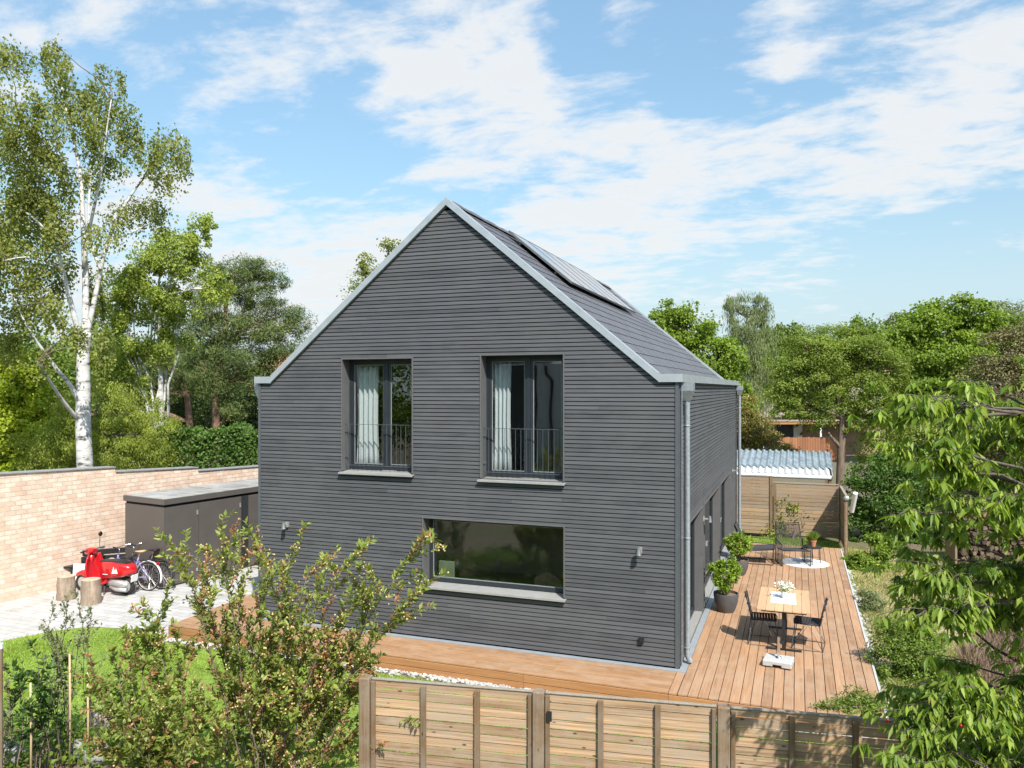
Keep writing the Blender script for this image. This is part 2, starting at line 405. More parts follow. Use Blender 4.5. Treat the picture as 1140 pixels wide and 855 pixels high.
M['post_grey'] = wood("grey_post", (.22, .18, .13), (.36, .31, .24), (34, 34, 1.3), .15, .85, grey=(.3, .29, .26), bump=.6)
M['post_mid'] = wood('brown_post', (.15, .10, .06), (.29, .20, .125), (34, 34, 1.3), .12, .85, grey=(.31, .27, .21), bump=.6)
M['orange_fence'] = wood("red_brown_boards", (.26, .11, .055), (.36, .17, .09), (30, 30, 1.2), .2, .7, knots=False)
M['shed'] = mat("shed_panel", (.098, .088, .08), .38, var=.06, scale=3, spec=.45)
M['shed_roof'] = mat("shed_roof_felt", (.34, .33, .31), .85, var=.22, scale=3, dirt=(.2, .18, .16), bump=.3, bscale=30)
M['stone'] = mat("grey_stone", (.27, .265, .25), .8, var=.1, scale=12, bump=.3)
M['concrete'] = mat("pale_concrete", (.45, .445, .43), .85, var=.08, scale=15, bump=.3, bscale=90)
M['gravel'] = mat("white_gravel", (.46, .45, .42), .85, var=.1, island=.25)
M['brick'] = brickmat("sand_brick", (.69, .47, .355), (.79, .635, .52), (.62, .53, .44), .245, .11, msize=.012, stain=(.58, .33, .22), bump=1.0)
M['coping'] = mat("dark_coping", (.36, .36, .36), .5, metal=.3)
M['paving'] = brickmat("concrete_paver", (.43, .42, .405), (.50, .49, .475), (.30, .29, .27), .40, .20, msize=.008, rough=.85, bump=.5)
M['soil'] = mat("soil", (.15, .115, .075), .95, var=.35, scale=5, bump=.6, bscale=30, dirt=(.1, .12, .04), dscale=.6)
M['dry'] = mat("dry_meadow_soil", (.36, .29, .17), .95, var=.25, scale=4, bump=.6, bscale=30, dirt=(.2, .22, .07), dscale=1.3)
M['lawn'] = mat("lawn_sod", (.2, .29, .045), .95, var=.25, scale=5, bump=.5, bscale=60, dirt=(.12, .19, .03), dscale=2)
M['grass'] = leafmat("grass_blade", (.22, .33, .04), (.35, .46, .08), .35, third=(.45, .45, .18), tp=.93)
M['grass_dry'] = leafmat("dry_grass_blade", (.3, .27, .1), (.45, .38, .17), .25)
M['heath'] = leafmat("heath_blade", (.20, .125, .105), (.31, .22, .17), .2)
M['red'] = mat("red_enamel", (.55, .012, .016), .22, var=.04, spec=.5, coat=.7)
M['white'] = mat("white_paint", (.8, .8, .78), .35, var=.03)
M['chrome'] = mat("chrome", (.7, .7, .7), .18, metal=1.0, var=.05)
M['alu'] = mat("cast_aluminium", (.55, .54, .52), .4, metal=.6, var=.15)
M['purple'] = mat("violet_bike_paint", (.27, .24, .5), .3, var=.05, coat=.4)
M['darkbike'] = mat("dark_bike_paint", (.04, .04, .05), .35, var=.05, coat=.4)
M['tan'] = mat("tan_leather", (.5, .38, .22), .55, var=.1)
M['redlens'] = mat("red_lens", (.5, .02, .02), .2, var=.02)
M['log_bark'] = mat("log_bark", (.30, .235, .175), .9, var=.4, scale=1.0, stretch=(14, 14, 1.6), bump=.8, bscale=2.5, dirt=(.22, .16, .11), dscale=5)
M['log_end'] = mat("log_end", (.46, .37, .27), .9, var=.25, scale=9, bump=.4)
M['birch_bark'] = None
m, t, o = nt("birch_bark"); p = t.nodes.new("ShaderNodeBsdfPrincipled")
n1 = N(t, "ShaderNodeTexNoise", Scale=1.0, Detail=5.0, Roughness=.7); t.links.new(coords(t, (1.6, 1.6, 5.0)), n1.inputs["Vector"])
c = ramp(t, n1.outputs[0], [(0.36, (.07, .065, .06)), (0.45, (.5, .48, .45)), (0.6, (.68, .66, .63))]); t.links.new(c, p.inputs["Base Color"]); p.inputs["Roughness"].default_value = .7
t.links.new(p.outputs[0], o.inputs[0]); M['birch_bark'] = m
M['bark'] = mat("brown_bark", (.17, .125, .09), .95, var=.4, scale=1.0, stretch=(12, 12, 2), bump=.8, bscale=2)
M['bark_grey'] = mat("grey_bark", (.21, .19, .165), .95, var=.35, scale=1.0, stretch=(12, 12, 2), bump=.8, bscale=2)
M['bark_pine'] = mat("pine_bark", (.22, .135, .09), .95, var=.35, scale=1.0, stretch=(8, 8, 2), bump=.8, bscale=2)
M['bark_dark'] = mat('dark_cherry_bark', (.11, .085, .07), .85, var=.3, scale=8)
M['spacer'] = mat('pale_glazing_bead', (.28, .3, .3), .4)
M['twig'] = mat("twig_bark", (.17, .125, .10), .85, var=.3, scale=10)
M['planter'] = mat("planter_clay", (.095, .09, .09), .65, var=.12, scale=8, bump=.15, bscale=60)
M['potsoil'] = mat("pot_soil", (.2, .13, .08), .95, var=.3, scale=20, bump=.6)
M['terracotta'] = mat("terracotta", (.48, .2, .11), .8, var=.1)
M['rope'] = mat("dark_rope", (.035, .036, .04), .8, var=.15)
M['fabric'] = mat("charcoal_fabric", (.05, .052, .058), .9, var=.1)
M['rug'] = mat("pale_rug", (.66, .67, .66), .95, var=.06, scale=30, bump=.3)
M['linen'] = mat("white_linen", (.82, .82, .80), .9, var=.02)
M['petal'] = mat("white_petal", (.82, .82, .74), .7, var=.05)
M['plywood'] = mat("plywood", (.42, .27, .17), .55, var=.1, scale=2, stretch=(1, 8, 8))
M['yellow'] = mat("yellow_fabric", (.6, .55, .06), .85, var=.06)
M['palecard'] = mat("pale_green_card", (.4, .45, .3), .8, var=.06)
M['roof_brown'] = mat("brown_roof_tile", (.3, .25, .22), .8, var=.15, scale=3, stretch=(1, 1, 1), bump=.3)
M['roof_red'] = mat("red_roof_tile", (.42, .15, .09), .8, var=.2, scale=3, bump=.3)
M['render_wall'] = mat("rendered_wall", (.55, .5, .42), .85, var=.08)
M['tan_wall'] = mat("tan_wall", (.38, .25, .18), .85, var=.1)
M['white_wall'] = mat("white_wall", (.72, .7, .66), .85, var=.05)
M['corrug'] = None
m, t, o = nt("corrugated_polycarbonate"); p = t.nodes.new("ShaderNodeBsdfPrincipled")
n1 = N(t, "ShaderNodeTexNoise", Scale=3.0, Detail=5.0); t.links.new(coords(t), n1.inputs["Vector"])
c = ramp(t, n1.outputs[0], [(.35, (.15, .195, .225)), (.65, (.31, .36, .39))]); t.links.new(c, p.inputs["Base Color"]); p.inputs["Roughness"].default_value = .22
t.links.new(p.outputs[0], o.inputs[0]); M['corrug'] = m
M['corrug_white'] = mat("white_corrugated_sheet", (.55, .56, .55), .4, var=.08, scale=4)
# foliage
M['l_birch'] = leafmat("birch_leaf", (.15, .185, .03), (.34, .36, .10), .45)
M['l_birch2'] = leafmat("young_birch_leaf", (.24, .32, .05), (.42, .48, .11), .42)
M['l_weep'] = leafmat("weeping_shrub_leaf", (.21, .27, .035), (.38, .43, .09), .45)
M['l_maple'] = leafmat("golden_maple_leaf", (.27, .37, .02), (.5, .55, .06), .42)
M['l_pine'] = leafmat("pine_needle", (.085, .13, .04), (.20, .245, .078), .25, rough=.6)
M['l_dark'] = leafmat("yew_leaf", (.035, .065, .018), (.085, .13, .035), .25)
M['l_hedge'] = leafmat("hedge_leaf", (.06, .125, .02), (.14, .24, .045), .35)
M['l_mid'] = leafmat("broad_leaf", (.11, .18, .025), (.24, .32, .06), .42)
M['l_bright'] = leafmat("bright_broad_leaf", (.15, .24, .025), (.30, .39, .065), .44)
M['l_robinia'] = leafmat("robinia_leaf", (.15, .22, .03), (.31, .37, .08), .45)
M['l_far'] = leafmat("far_leaf", (.13, .19, .045), (.23, .30, .08), .4)
M['l_pale'] = leafmat("pale_willow_leaf", (.15, .19, .08), (.26, .30, .13), .3)
M['l_olive'] = leafmat("olive_brown_leaf", (.13, .12, .05), (.25, .22, .10), .25)
M['l_rose'] = leafmat("rambling_rose_leaf", (.17, .15, .03), (.31, .26, .06), .3, third=(.75, .7, .45), tp=.95)
M['l_cherry'] = leafmat("cherry_leaf", (.095, .18, .02), (.33, .42, .065), .44, rough=.46, spec=.35)
M['l_bush'] = leafmat("bush_leaf", (.15, .215, .03), (.37, .42, .11), .42, third=(.33, .17, .08), tp=.91, rough=.4)
M['l_dead'] = leafmat("dead_leaf", (.32, .155, .07), (.48, .28, .14), .25)
M['l_shrub'] = leafmat("shrub_leaf", (.115, .19, .026), (.25, .33, .06), .38)
M['l_sapling'] = leafmat("sapling_leaf", (.035, .085, .018), (.09, .16, .03), .28)
M['l_pot'] = leafmat("potted_leaf", (.14, .24, .02), (.33, .44, .06), .35, rough=.4)
M['berry'] = mat("yellow_berry", (.46, .34, .15), .35, var=.2, island=.3)
M['cherry'] = mat("red_cherry", (.35, .012, .012), .2, var=.1)
M['interior_dark'] = mat("interior_dark_wall", (.5, .49, .47), .85, var=.05)
# ------------------------------------------------------------------ ground
def sheet(name, poly, z, m):
    mb = MB(); mb.add([(x, y, z) for x, y in poly], [tuple(range(len(poly)))])
    return tag(mb.build(name, m), kind='structure')
sheet("ground", [(-500, -300), (500, -300), (500, 700), (-500, 700)], 0.0, M['soil'])
sheet("driveway", [(-18.5, -9), (-14.2, -6), (-12.72, -2.45), (-12.3, -1.5), (-11.9, -1.06), (-11.2, -.9), (-10.4, -.86), (-9.9, -1.0), (-9.74, -.8), (-9.74, 2.6), (-8.4, 2.6), (-8.4, 16), (-13.6, 16), (-15.3, -.45), (-16.2, -6)], .006, M['paving'])
LAWN = [(-14.4, -6.6), (-12.68, -2.4), (-12.28, -1.5), (-11.88, -1.1), (-11.2, -.95), (-10.4, -.9), (-9.95, -1.06), (-9.8, -1.3), (2.9, -1.3), (2.9, -4.6), (-2.6, -5.5), (-6.0, -5.0), (-9.0, -5.0)]
sheet("lawn", LAWN, .014, M['lawn'])
sheet("garden_soil_right", [(3.1, -4.6), (14, -3.5), (14, 13), (3.1, 13)], .004, M['dry'])
BACKLAWN = [(.0, 11.48), (3.1, 11.48), (3.1, 13.85), (.0, 13.85)]
sheet("back_lawn", BACKLAWN, .01, M['lawn'])

def inside(poly, x, y):
    r = np.zeros(len(x), bool); n = len(poly)
    for i in range(n):
        x1, y1 = poly[i]; x2, y2 = poly[(i + 1) % n]
        c = ((y1 > y) != (y2 > y)) & (x < (x2 - x1) * (y - y1) / (y2 - y1 + 1e-12) + x1); r ^= c
    return r
def blades(name, poly, n, h, w, m, seed, label, lean=0.5):
    g = np.random.default_rng(seed); xs = [p[0] for p in poly]; ys = [p[1] for p in poly]
    x = g.uniform(min(xs), max(xs), n * 2); y = g.uniform(min(ys), max(ys), n * 2)
    k = inside(poly, x, y); x, y = x[k][:n], y[k][:n]; k = len(x)
    d = np.stack([g.normal(size=k) * lean, g.normal(size=k) * lean, np.ones(k)], 1)
    hh = h * (0.5 + g.random(k)) * (0.75 + 0.5 * np.sin(x * 2.1 + 1) * np.sin(y * 1.7))
    o = leaf_mesh(name, np.stack([x, y, np.full(k, .01)], 1), d, g.normal(size=(k, 3)), hh, w, m, fold=.1)
    return tag(o, label, "grass", kind='stuff')
blades("lawn_grass", LAWN, 90000, .06, .014, M['grass'], 3, "short green lawn grass in front of the dark house")
blades("back_lawn_grass", BACKLAWN, 14000, .07, .016, M['grass'], 4, "strip of lawn grass between the terrace and the back fence")
# white pebbles along the deck
g = np.random.default_rng(5); mb = MB()
for i in range(1500):
    x = g.uniform(-9.8, 2.9); y = -1.06 - abs(g.normal()) * .09; r = g.uniform(.012, .034)
    mb.blob((x, y, .01 + r * .5), (r * 1.2, r, r * .7), int(g.integers(1e6)), 6, 3, .25)
for i in range(500):
    y = g.uniform(-1, 12); x = 3.1 + abs(g.normal()) * .07; r = g.uniform(.012, .03)
    mb.blob((x, y, .01 + r * .5), (r * 1.2, r, r * .7), int(g.integers(1e6)), 6, 3, .25)
tag(mb.build("white_gravel", M['gravel']), "strip of white pebbles along the foot of the deck", "gravel", kind='stuff')

# ------------------------------------------------------------------ house
HL = Vector((-4.23, 6.5, DK))
house = thing("house", "dark grey timber clad house with steep gable roof and zinc trim", "house", HL)
def hp(mb, name, m, parent=None, **k): return mb.build(name, m, parent or house, off=HL, **k)
W, LEN = 8.46, 13.05
XC = -4.23; EZ = 5.14; SL = 0.837; RXE = -.33
def roof_z(x): return EZ + SL * (3.9 - abs(x - XC))
def outline(z):
    if z <= 5.04: return (-W, 0.0)
    h = (z - 5.04) / SL
    return (XC - max(0.0, 3.9 - h), XC + max(0.0, 3.9 - h))
WIN1 = (-6.48, -4.95, 3.30, 5.50); WIN2 = (-3.55, -1.99, 3.27, 5.53); WIN3 = (-4.72, -1.98, 1.24, 2.51)
FOPEN = [WIN1, WIN2, WIN3]
DOORS = [(.80, 3.42, .27, 2.47), (3.79, 7.10, .27, 2.47), (7.28, 10.5, .27, 2.47)]
def spans(a, b, z0, z1, ops):
    zm = (z0 + z1) / 2; s = [(a, b)]
    for o in ops:
        if o[2] <= zm <= o[3]:
            n = []
            for p, q in s:
                if o[1] <= p or o[0] >= q: n.append((p, q)); continue
                if o[0] > p: n.append((p, o[0]))
                if o[1] < q: n.append((o[1], q))
            s = n
    return s
def band(mb, z0, z1, out, ops, fn, t0, t1, tilt=0.0, split=None):
    """one horizontal course; fn(u, t, z) maps wall coordinates to the world"""
    a0, b0 = out(z0 + 1e-4); a1, b1 = out(z1)
    if b1 - a1 < .02: return
    for p, q in spans(a0, b0, z0, z1, ops):
        cuts = [p]
        if split:
            x = p + split.uniform(.6, 4.5)
            while x < q - .5: cuts += [x]; x += split.uniform(2.8, 5.0)
        cuts.append(q)
        for i in range(len(cuts) - 1):
            l0 = cuts[i] + (.001 if i else 0); r0 = cuts[i + 1] - (.001 if i < len(cuts) - 2 else 0)
            l1 = a1 if (i == 0 and p == a0) else l0; r1 = b1 if (i == len(cuts) - 2 and q == b0) else r0
            if l1 > r1 - .01: continue
            mb.add([fn(l0, t0, z0), fn(r0, t0, z0), fn(r0, t1, z0), fn(l0, t1, z0), fn(l1, t0 + tilt, z1), fn(r1, t0 + tilt, z1), fn(r1, t1, z1), fn(l1, t1, z1)],
                   [(0, 3, 2, 1), (4, 5, 6, 7), (0, 1, 5, 4), (1, 2, 6, 5), (2, 3, 7, 6), (3, 0, 4, 7)])
front = lambda u, t, z: (u, t, z)
back = lambda u, t, z: (u, LEN - t, z)
right = lambda u, t, z: (-t, u, z)
left = lambda u, t, z: (-W + t, u, z)
rect = lambda z: (0.0, LEN)
# backing walls
mb = MB()
zs = sorted({.02, 1.24, 2.51, 3.27, 3.30, 5.04, 5.05, 5.50, 5.53, 6.5, 7.5, 8.2, 8.34})
for i in range(len(zs) - 1):
    band(mb, zs[i], zs[i + 1], outline, FOPEN, front, .036, .33); band(mb, zs[i], zs[i + 1], outline, [], back, .036, .33)
for z0, z1 in ((.02, .27), (.27, 2.47), (2.47, 5.0)):
    band(mb, z0, z1, lambda z: (.33, LEN - .33), DOORS, right, .036, .33); band(mb, z0, z1, lambda z: (.33, LEN - .33), [], left, .036, .33)
hp(mb, "wall", M['backing'])
# slatted cladding
PITCH = .0735
sr = random.Random(3)
for nm, out, ops, fn, top in (("front_cladding", outline, FOPEN, front, 8.34), ("side_cladding", rect, DOORS, right, 5.02), ("far_side_cladding", rect, [], left, 5.02), ("rear_cladding", outline, [], back, 8.34)):
    mb = MB(); z = .30; lo = .04 if fn in (right, left) else 0
    while z < top:
        z1 = z + .058
        if nm in ("front_cladding", "rear_cladding"): o2 = (lambda q: (lambda s: (s[0] + .05, s[1] - .05))(outline(q)) if q <= 5.04 else outline(q))
        else: o2 = lambda q: (.06, LEN - .06)
        j = sr.uniform(-.0015, .0015)
        band(mb, z, z1, o2, ops, fn, 0.0 + j, .03, .008, sr)
        z += PITCH
    hp(mb, nm, M['clad'])
for sx in (0, 1):
    for sy in (0, 1):
        mb = MB(); x = -W if sx else -.055; y = LEN - .045 if sy else -.012
        mb.box(x, x + .055, y, y + .057, .285, 5.03)
        y2 = LEN - .1 if sy else .0451; x2 = -W - .014 if sx else -.035
        mb.box(x2, x2 + .049, y2, y2 + .0549, .286, 5.029)
        hp(mb, "corner_trim", M['trim'])
# roof
roof = MB()
prof = [(XC - 3.9, EZ - .1), (XC, EZ + SL * 3.9 - .1), (XC + 3.9, EZ - .1), (XC + 3.9, EZ - .02), (XC, EZ + SL * 3.9 - .02), (XC - 3.9, EZ - .02)]
roof.prism(prof, 'y', .03, LEN - .03)
roof_o = hp(roof, "roof", M['tile'])
ang = math.atan(SL); SLN = 3.9 / math.cos(ang)
tl = MB(); tr_ = random.Random(9)
rows = 16; rl = SLN / rows; ncol = 44; cw = (LEN - .24) / ncol
for sgn in (1, -1):
    ex = XC + sgn * 3.9
    for i in range(rows):
        s0 = i * rl; s1 = s0 + rl + .03
        for j in range(ncol):
            y0 = .12 + j * cw + .004; y1 = y0 + cw - .008; h = tr_.uniform(-.003, .003)
            def q(s, y, k): return (ex - sgn * (s * math.cos(ang) + k * math.sin(ang)), y, EZ - .02 + s * math.sin(ang) + k * math.cos(ang))
            b0, t0, b1, t1 = .022, .062 + h, .0, .016 + h
            ym = (y0 + y1) / 2
            # low arched interlocking tile
            v = [q(s0 + .05, y0, b0), q(s0 + .05, y1, b0), q(s1, y1, b1), q(s1, y0, b1), q(s0, y0, t0 - .012), q(s0, ym, t0 + .006), q(s0, y1, t0 - .012), q(s1, y1, t1 - .012), q(s1, ym, t1 + .006), q(s1, y0, t1 - .012)]
            tl.add(v, [(0, 1, 6, 5, 4), (4, 5, 8, 9), (5, 6, 7, 8), (2, 3, 9, 8, 7), (0, 4, 9, 3), (1, 2, 7, 6), (0, 3, 2, 1)])
hp(tl, "tile_courses", M['tile'], roof_o)
rc = MB(); rz = EZ + SL * 3.9
for j in range(30):
    y0 = .12 + j * (LEN - .24) / 30; y1 = y0 + (LEN - .24) / 30 + .02
    rc.prism([(XC - .13, rz - .07), (XC - .06, rz + .015), (XC + .06, rz + .015), (XC + .13, rz - .07)], 'y', y0, y1) if j % 2 == 0 else rc.prism([(XC - .125, rz - .07), (XC - .055, rz + .01), (XC + .055, rz + .01), (XC + .125, rz - .07)], 'y', y0, y1)
hp(rc, "ridge_cap", M['tile'], roof_o)
# zinc verge trim, mitred at the ridge
for y0, y1 in ((-.055, .12), (LEN - .12, LEN + .055)):
    vt = MB()
    for sgn in (1, -1):
        ex = XC + sgn * 3.9; ap = XC + sgn * .0005
        top0, bot0 = EZ + .052, EZ - .09
        vt.prism([(ex, bot0), (ex, top0 - .0), (ap, rz + .052), (ap, rz - .09)], 'y', y0, y1)
    hp(vt, "verge_trim", M['zinc'], roof_o)
# box gutters with flat zinc ends
for sgn in (1, -1):
    gt = MB(); ex = XC + sgn * 3.9; x0, x1 = sorted((ex + sgn * .001, XC + sgn * (W / 2 + .07)))
    gt.box(x0, x1, -.05, LEN + .05, EZ - .105, EZ + .03)
    g1 = hp(gt, "gutter", M['zinc'], roof_o)
def downpipe(x, y, s, front_end=True):
    d = MB()
    d.tube([(x, y, 4.76), (x, y, .42), (x + s * .03, y, .36), (x + s * .06, y, .31)], .048, 14)
    o = hp(d, "downpipe", M['galv'], smooth=True, auto=40)
    h = MB(); z0, z1 = 4.72, 5.03
    a, b = .055, .115
    h.add([(x - a, y - a, z0), (x + a, y - a, z0), (x + a, y + a, z0), (x - a, y + a, z0), (x - .09, y - b, z0 + .17), (x + b, y - b, z0 + .17), (x + b, y + b, z0 + .17), (x - .09, y + b, z0 + .17),
           (x - .09, y - b, z1), (x + b, y - b, z1), (x + b, y + b, z1), (x - .09, y + b, z1)],
          [(3, 2, 1, 0), (0, 1, 5, 4), (1, 2, 6, 5), (2, 3, 7, 6), (3, 0, 4, 7), (4, 5, 9, 8), (5, 6, 10, 9), (6, 7, 11, 10), (7, 4, 8, 11), (8, 9, 10, 11)])
    hp(h, "hopper", M['galv'], o)
    for z in (.55, 2.4, 4.3):
        k = MB(); k.torus((x, y, z), .05, .008, 'z', 16, 6, 2.0); k.box(min(x, x - s * .1), max(x, x - s * .1), y - .01, y + .01, z - .012, z + .012)
        hp(k, "bracket", M['galv'], o)
downpipe(.1, .3, 1); downpipe(.1, LEN - .12, 1); downpipe(-W - .1, .22, -1)
k = MB(); k.tube([(.035, .13, 5.0), (.035, .13, .3)], .009, 6); hp(k, "conductor_rod", M['galv'])
# solar panels on the sunny slope
for j in range(6):
    y0 = 2.65 + j * 1.13; y1 = y0 + 1.1; s0, s1 = 1.53 / math.cos(ang), 3.75 / math.cos(ang) - .02
    s0 = 2.33 / math.cos(ang); ex = XC + 3.9
    def q(s, y, k): return (ex - (s * math.cos(ang) - k * math.sin(ang)), y, EZ - .02 + s * math.sin(ang) + k * math.cos(ang))
    a = MB(); k0, k1 = .085, .122
    a.add([q(s0, y0, k0), q(s0, y1, k0), q(s1, y1, k0), q(s1, y0, k0), q(s0, y0, k1), q(s0, y1, k1), q(s1, y1, k1), q(s1, y0, k1)], [(0, 3, 2, 1), (4, 5, 6, 7), (0, 1, 5, 4), (1, 2, 6, 5), (2, 3, 7, 6), (3, 0, 4, 7)])
    so = hp(a, "solar_panel", M['solar'])
    fr = MB(); w_ = .022
    def fb(sa, sb, ya, yb):
        ka, kb = .083, .126
        fr.add([q(sa, ya, ka), q(sa, yb, ka), q(sb, yb, ka), q(sb, ya, ka), q(sa, ya, kb), q(sa, yb, kb), q(sb, yb, kb), q(sb, ya, kb)], [(0, 3, 2, 1), (4, 5, 6, 7), (0, 1, 5, 4), (1, 2, 6, 5), (2, 3, 7, 6), (3, 0, 4, 7)])
    fb(s0 - .012, s0 + w_, y0 - .01, y1 + .01); fb(s1 - w_, s1 + .012, y0 - .01, y1 + .01)
    fb(s0 + w_, s1 - w_, y0 - .01, y0 + w_); fb(s0 + w_, s1 - w_, y1 - w_, y1 + .01)
    hp(fr, "panel_frame", M['panel_frame'], so)
    for s in (s0 + .4, s1 - .4):
        rail = MB()
        rail.add([q(s, y0, .02), q(s, y1, .02), q(s + .04, y1, .02), q(s + .04, y0, .02), q(s, y0, .096), q(s, y1, .096), q(s + .04, y1, .096), q(s + .04, y0, .096)], [(0, 3, 2, 1), (4, 5, 6, 7), (0, 1, 5, 4), (1, 2, 6, 5), (2, 3, 7, 6), (3, 0, 4, 7)])
        hp(rail, "mounting_rail", M['black'], so)
# windows
RC = .25
def frame_ring(mb, x0, x1, z0, z1, w, y0, y1, fn=front):
    def b(a, c, d, e):
        P = [fn(a, y0, d), fn(c, y1, e)]
        mb.box(min(P[0][0], P[1][0]), max(P[0][0], P[1][0]), min(P[0][1], P[1][1]), max(P[0][1], P[1][1]), d, e)
    b(x0, x0 + w, z0, z1); b(x1 - w, x1, z0, z1); b(x0 + w, x1 - w, z0, z0 + w); b(x0 + w, x1 - w, z1 - w, z1)
def lining(x0, x1, z0, z1, fn=front, RC=.25):
    l = MB(); t = .018
    def b(a, c, d, e):
        P = [fn(a, -.014, d), fn(c, RC, e)]
        l.box(min(P[0][0], P[1][0]), max(P[0][0], P[1][0]), min(P[0][1], P[1][1]), max(P[0][1], P[1][1]), d, e)
    b(x0 - t, x0 + .005, z0 + .031, z1 + t); b(x1 - .005, x1 + t, z0 + .031, z1 + t); b(x0 + .005, x1 - .005, z1 - .005, z1 + t)
    return l
def sill(x0, x1, z):
    s = MB(); e = .045
    s.add([(x0 - e, -.075, z - .012), (x1 + e, -.075, z - .012), (x1 + e, RC + .0, z + .012), (x0 - e, RC, z + .012), (x0 - e, -.075, z - .0), (x1 + e, -.075, z), (x1 + e, RC, z + .03), (x0 - e, RC, z + .03)],
          [(0, 3, 2, 1), (4, 5, 6, 7), (0, 1, 5, 4), (1, 2, 6, 5), (2, 3, 7, 6), (3, 0, 4, 7)])
    s.box(x0 - e, x1 + e, -.078, -.072, z - .03, z + .002)
    return s
for (x0, x1, z0, z1), mx in ((WIN1, -5.64), (WIN2, -2.72)):
    f = MB(); zb = z0 + .04; frame_ring(f, x0, x1, zb, z1, .055, RC, RC + .08)
    f.box(mx - .03, mx + .03, RC, RC + .08, zb + .055, z1 - .055)
    wo = hp(f, "window", M['anthracite'])
    for a, b in ((x0 + .057, mx - .032), (mx + .032, x1 - .057)):
        sa = MB(); frame_ring(sa, a, b, zb + .057, z1 - .057, .05, RC + .012, RC + .065); hp(sa, "sash", M['anthracite'], wo)
        p = MB(); p.box(a + .05, b - .05, RC + .035, RC + .041, zb + .107, z1 - .107); hp(p, "pane", M['glass'], wo)
        sa = MB(); frame_ring(sa, a + .05, b - .05, zb + .107, z1 - .107, .012, RC + .026, RC + .034); hp(sa, "glazing_bead", M['spacer'], wo)
    hp(lining(x0, x1, z0, z1), "reveal_lining", M['jamb'], wo)
    hp(sill(x0, x1, z0), "sill", M['sill'], wo)
    r = MB(); y = .12
    r.bar((x0 + .02, y, z0 + .93), (x1 - .0, y, z0 + .93), .02, .008); r.bar((x0 + .02, y, z0 + .13), (x1 - .0, y, z0 + .13), .02, .008)
    n = int((x1 - x0) / .1)
    for i in range(1, n):
        xx = x0 + (x1 - x0) * i / n; r.tube([(xx, y, z0 + .13), (xx, y, z0 + .93)], .0042, 6)
    r.bar((x0 + .025, y, z0 + .1), (x0 + .025, y, z0 + .95), .02); r.bar((x1 - .025, y, z0 + .1), (x1 - .025, y, z0 + .95), .02)
    for zz in (z0 + .3, z0 + .8): r.box(x0, x0 + .05, y - .03, y + .03, zz - .02, zz + .02); r.box(x1 - .05, x1, y - .03, y + .03, zz - .02, zz + .02)
    hp(r, "railing", M['trim'], wo)
x0, x1, z0, z1 = WIN3
f = MB(); frame_ring(f, x0, x1, z0 + .04, z1, .075, RC, RC + .08); wo = hp(f, "window", M['anthracite'])
p = MB(); p.box(x0 + .075, x1 - .075, RC + .035, RC + .041, z0 + .115, z1 - .075); hp(p, "pane", M['glass_wide'], wo)
sa = MB(); frame_ring(sa, x0 + .075, x1 - .075, z0 + .115, z1 - .075, .012, RC + .026, RC + .034); hp(sa, "glazing_bead", M['spacer'], wo)
hp(lining(x0, x1, z0, z1), "reveal_lining", M['jamb'], wo); hp(sill(x0, x1, z0), "sill", M['sill'], wo)
# glazed terrace doors
for k, (y0, y1, z0, z1) in enumerate(DOORS):
    f = MB(); RC = .16; frame_ring(f, y0, y1, z0 + .03, z1, .06, RC, RC + .08, right)
    mid = (y0 + y1) / 2; f.box(-RC - .08, -RC, mid - .04, mid + .04, z0 + .09, z1 - .06)
    do = hp(f, "terrace_door", M['anthracite'])
    for a, b in ((y0 + .06, mid - .04), (mid + .04, y1 - .06)):
        s = MB(); frame_ring(s, a + .002, b - .002, z0 + .092, z1 - .062, .06, RC + .01, RC + .06, right); hp(s, "sash", M['anthracite'], do)
        p = MB(); p.box(-RC - .041, -RC - .035, a + .062, b - .062, z0 + .152, z1 - .122); hp(p, "pane", M['glass_dark'], do)
    hd = MB(); hd.box(-RC + .0, -RC + .04, mid + .06, mid + .075, 1.25, 1.37); hd.box(-RC + .03, -RC + .045, mid + .06, mid + .18, 1.34, 1.36); hp(hd, "handle", M['alu'], do)
    hp(lining(y0, y1, z0 + .0, z1, right, RC), "reveal_lining", M['jamb'], do)
    t_ = MB(); t_.box(-RC, -.0, y0, y1, z0 - .2, z0 + .03); hp(t_, "threshold", M['stone'], do)
# things fixed to the facade
def wall_lamp(p, d):
    l = MB(); p = Vector(p); d = Vector(d)
    l.lathe([(.046, -.065), (.044, -.06), (.028, .06), (.018, .065)], p + d * .13, 16)
    o = hp(l, "wall_lamp", M['lamp'], smooth=True, auto=40)
    b = MB(); b.bar(p, p + d * .13, .03, .03); b.obox(p + d * .01, (.07, .07, .1) if abs(d.y) > .5 else (.02, .07, .1)); hp(b, "lamp_bracket", M['alu'], o)
wall_lamp((-.64, 0, 2.2), (0, -1, 0)); wall_lamp((0, 3.6, 2.2), (1, 0, 0)); wall_lamp((0, 11.3, 2.45), (1, 0, 0)); wall_lamp((-7.75, 0, 2.2), (0, -1, 0))
s = MB(); s.box(-.655, -.575, -.05, .0, .65, .74); s.box(-.645, -.585, -.06, -.051, .66, .725); hp(s, "outdoor_socket", M['black'])
s = MB(); s.box(-W, .13, -.125, -.004, DK - .1, DK + .006); s.box(.016, .13, -.003, LEN, DK - .1, DK + .006)
for i in range(80): s.box(-W + .05 + i * .105, -W + .13 + i * .105, -.11, -.095, DK + .0065, DK + .0085)
hp(s, "drain_grate", M['zinc'])
s = MB(); s.box(-W + .03, -.03, .03, LEN - .03, .0, .262); hp(s, "plinth", M['stone'])
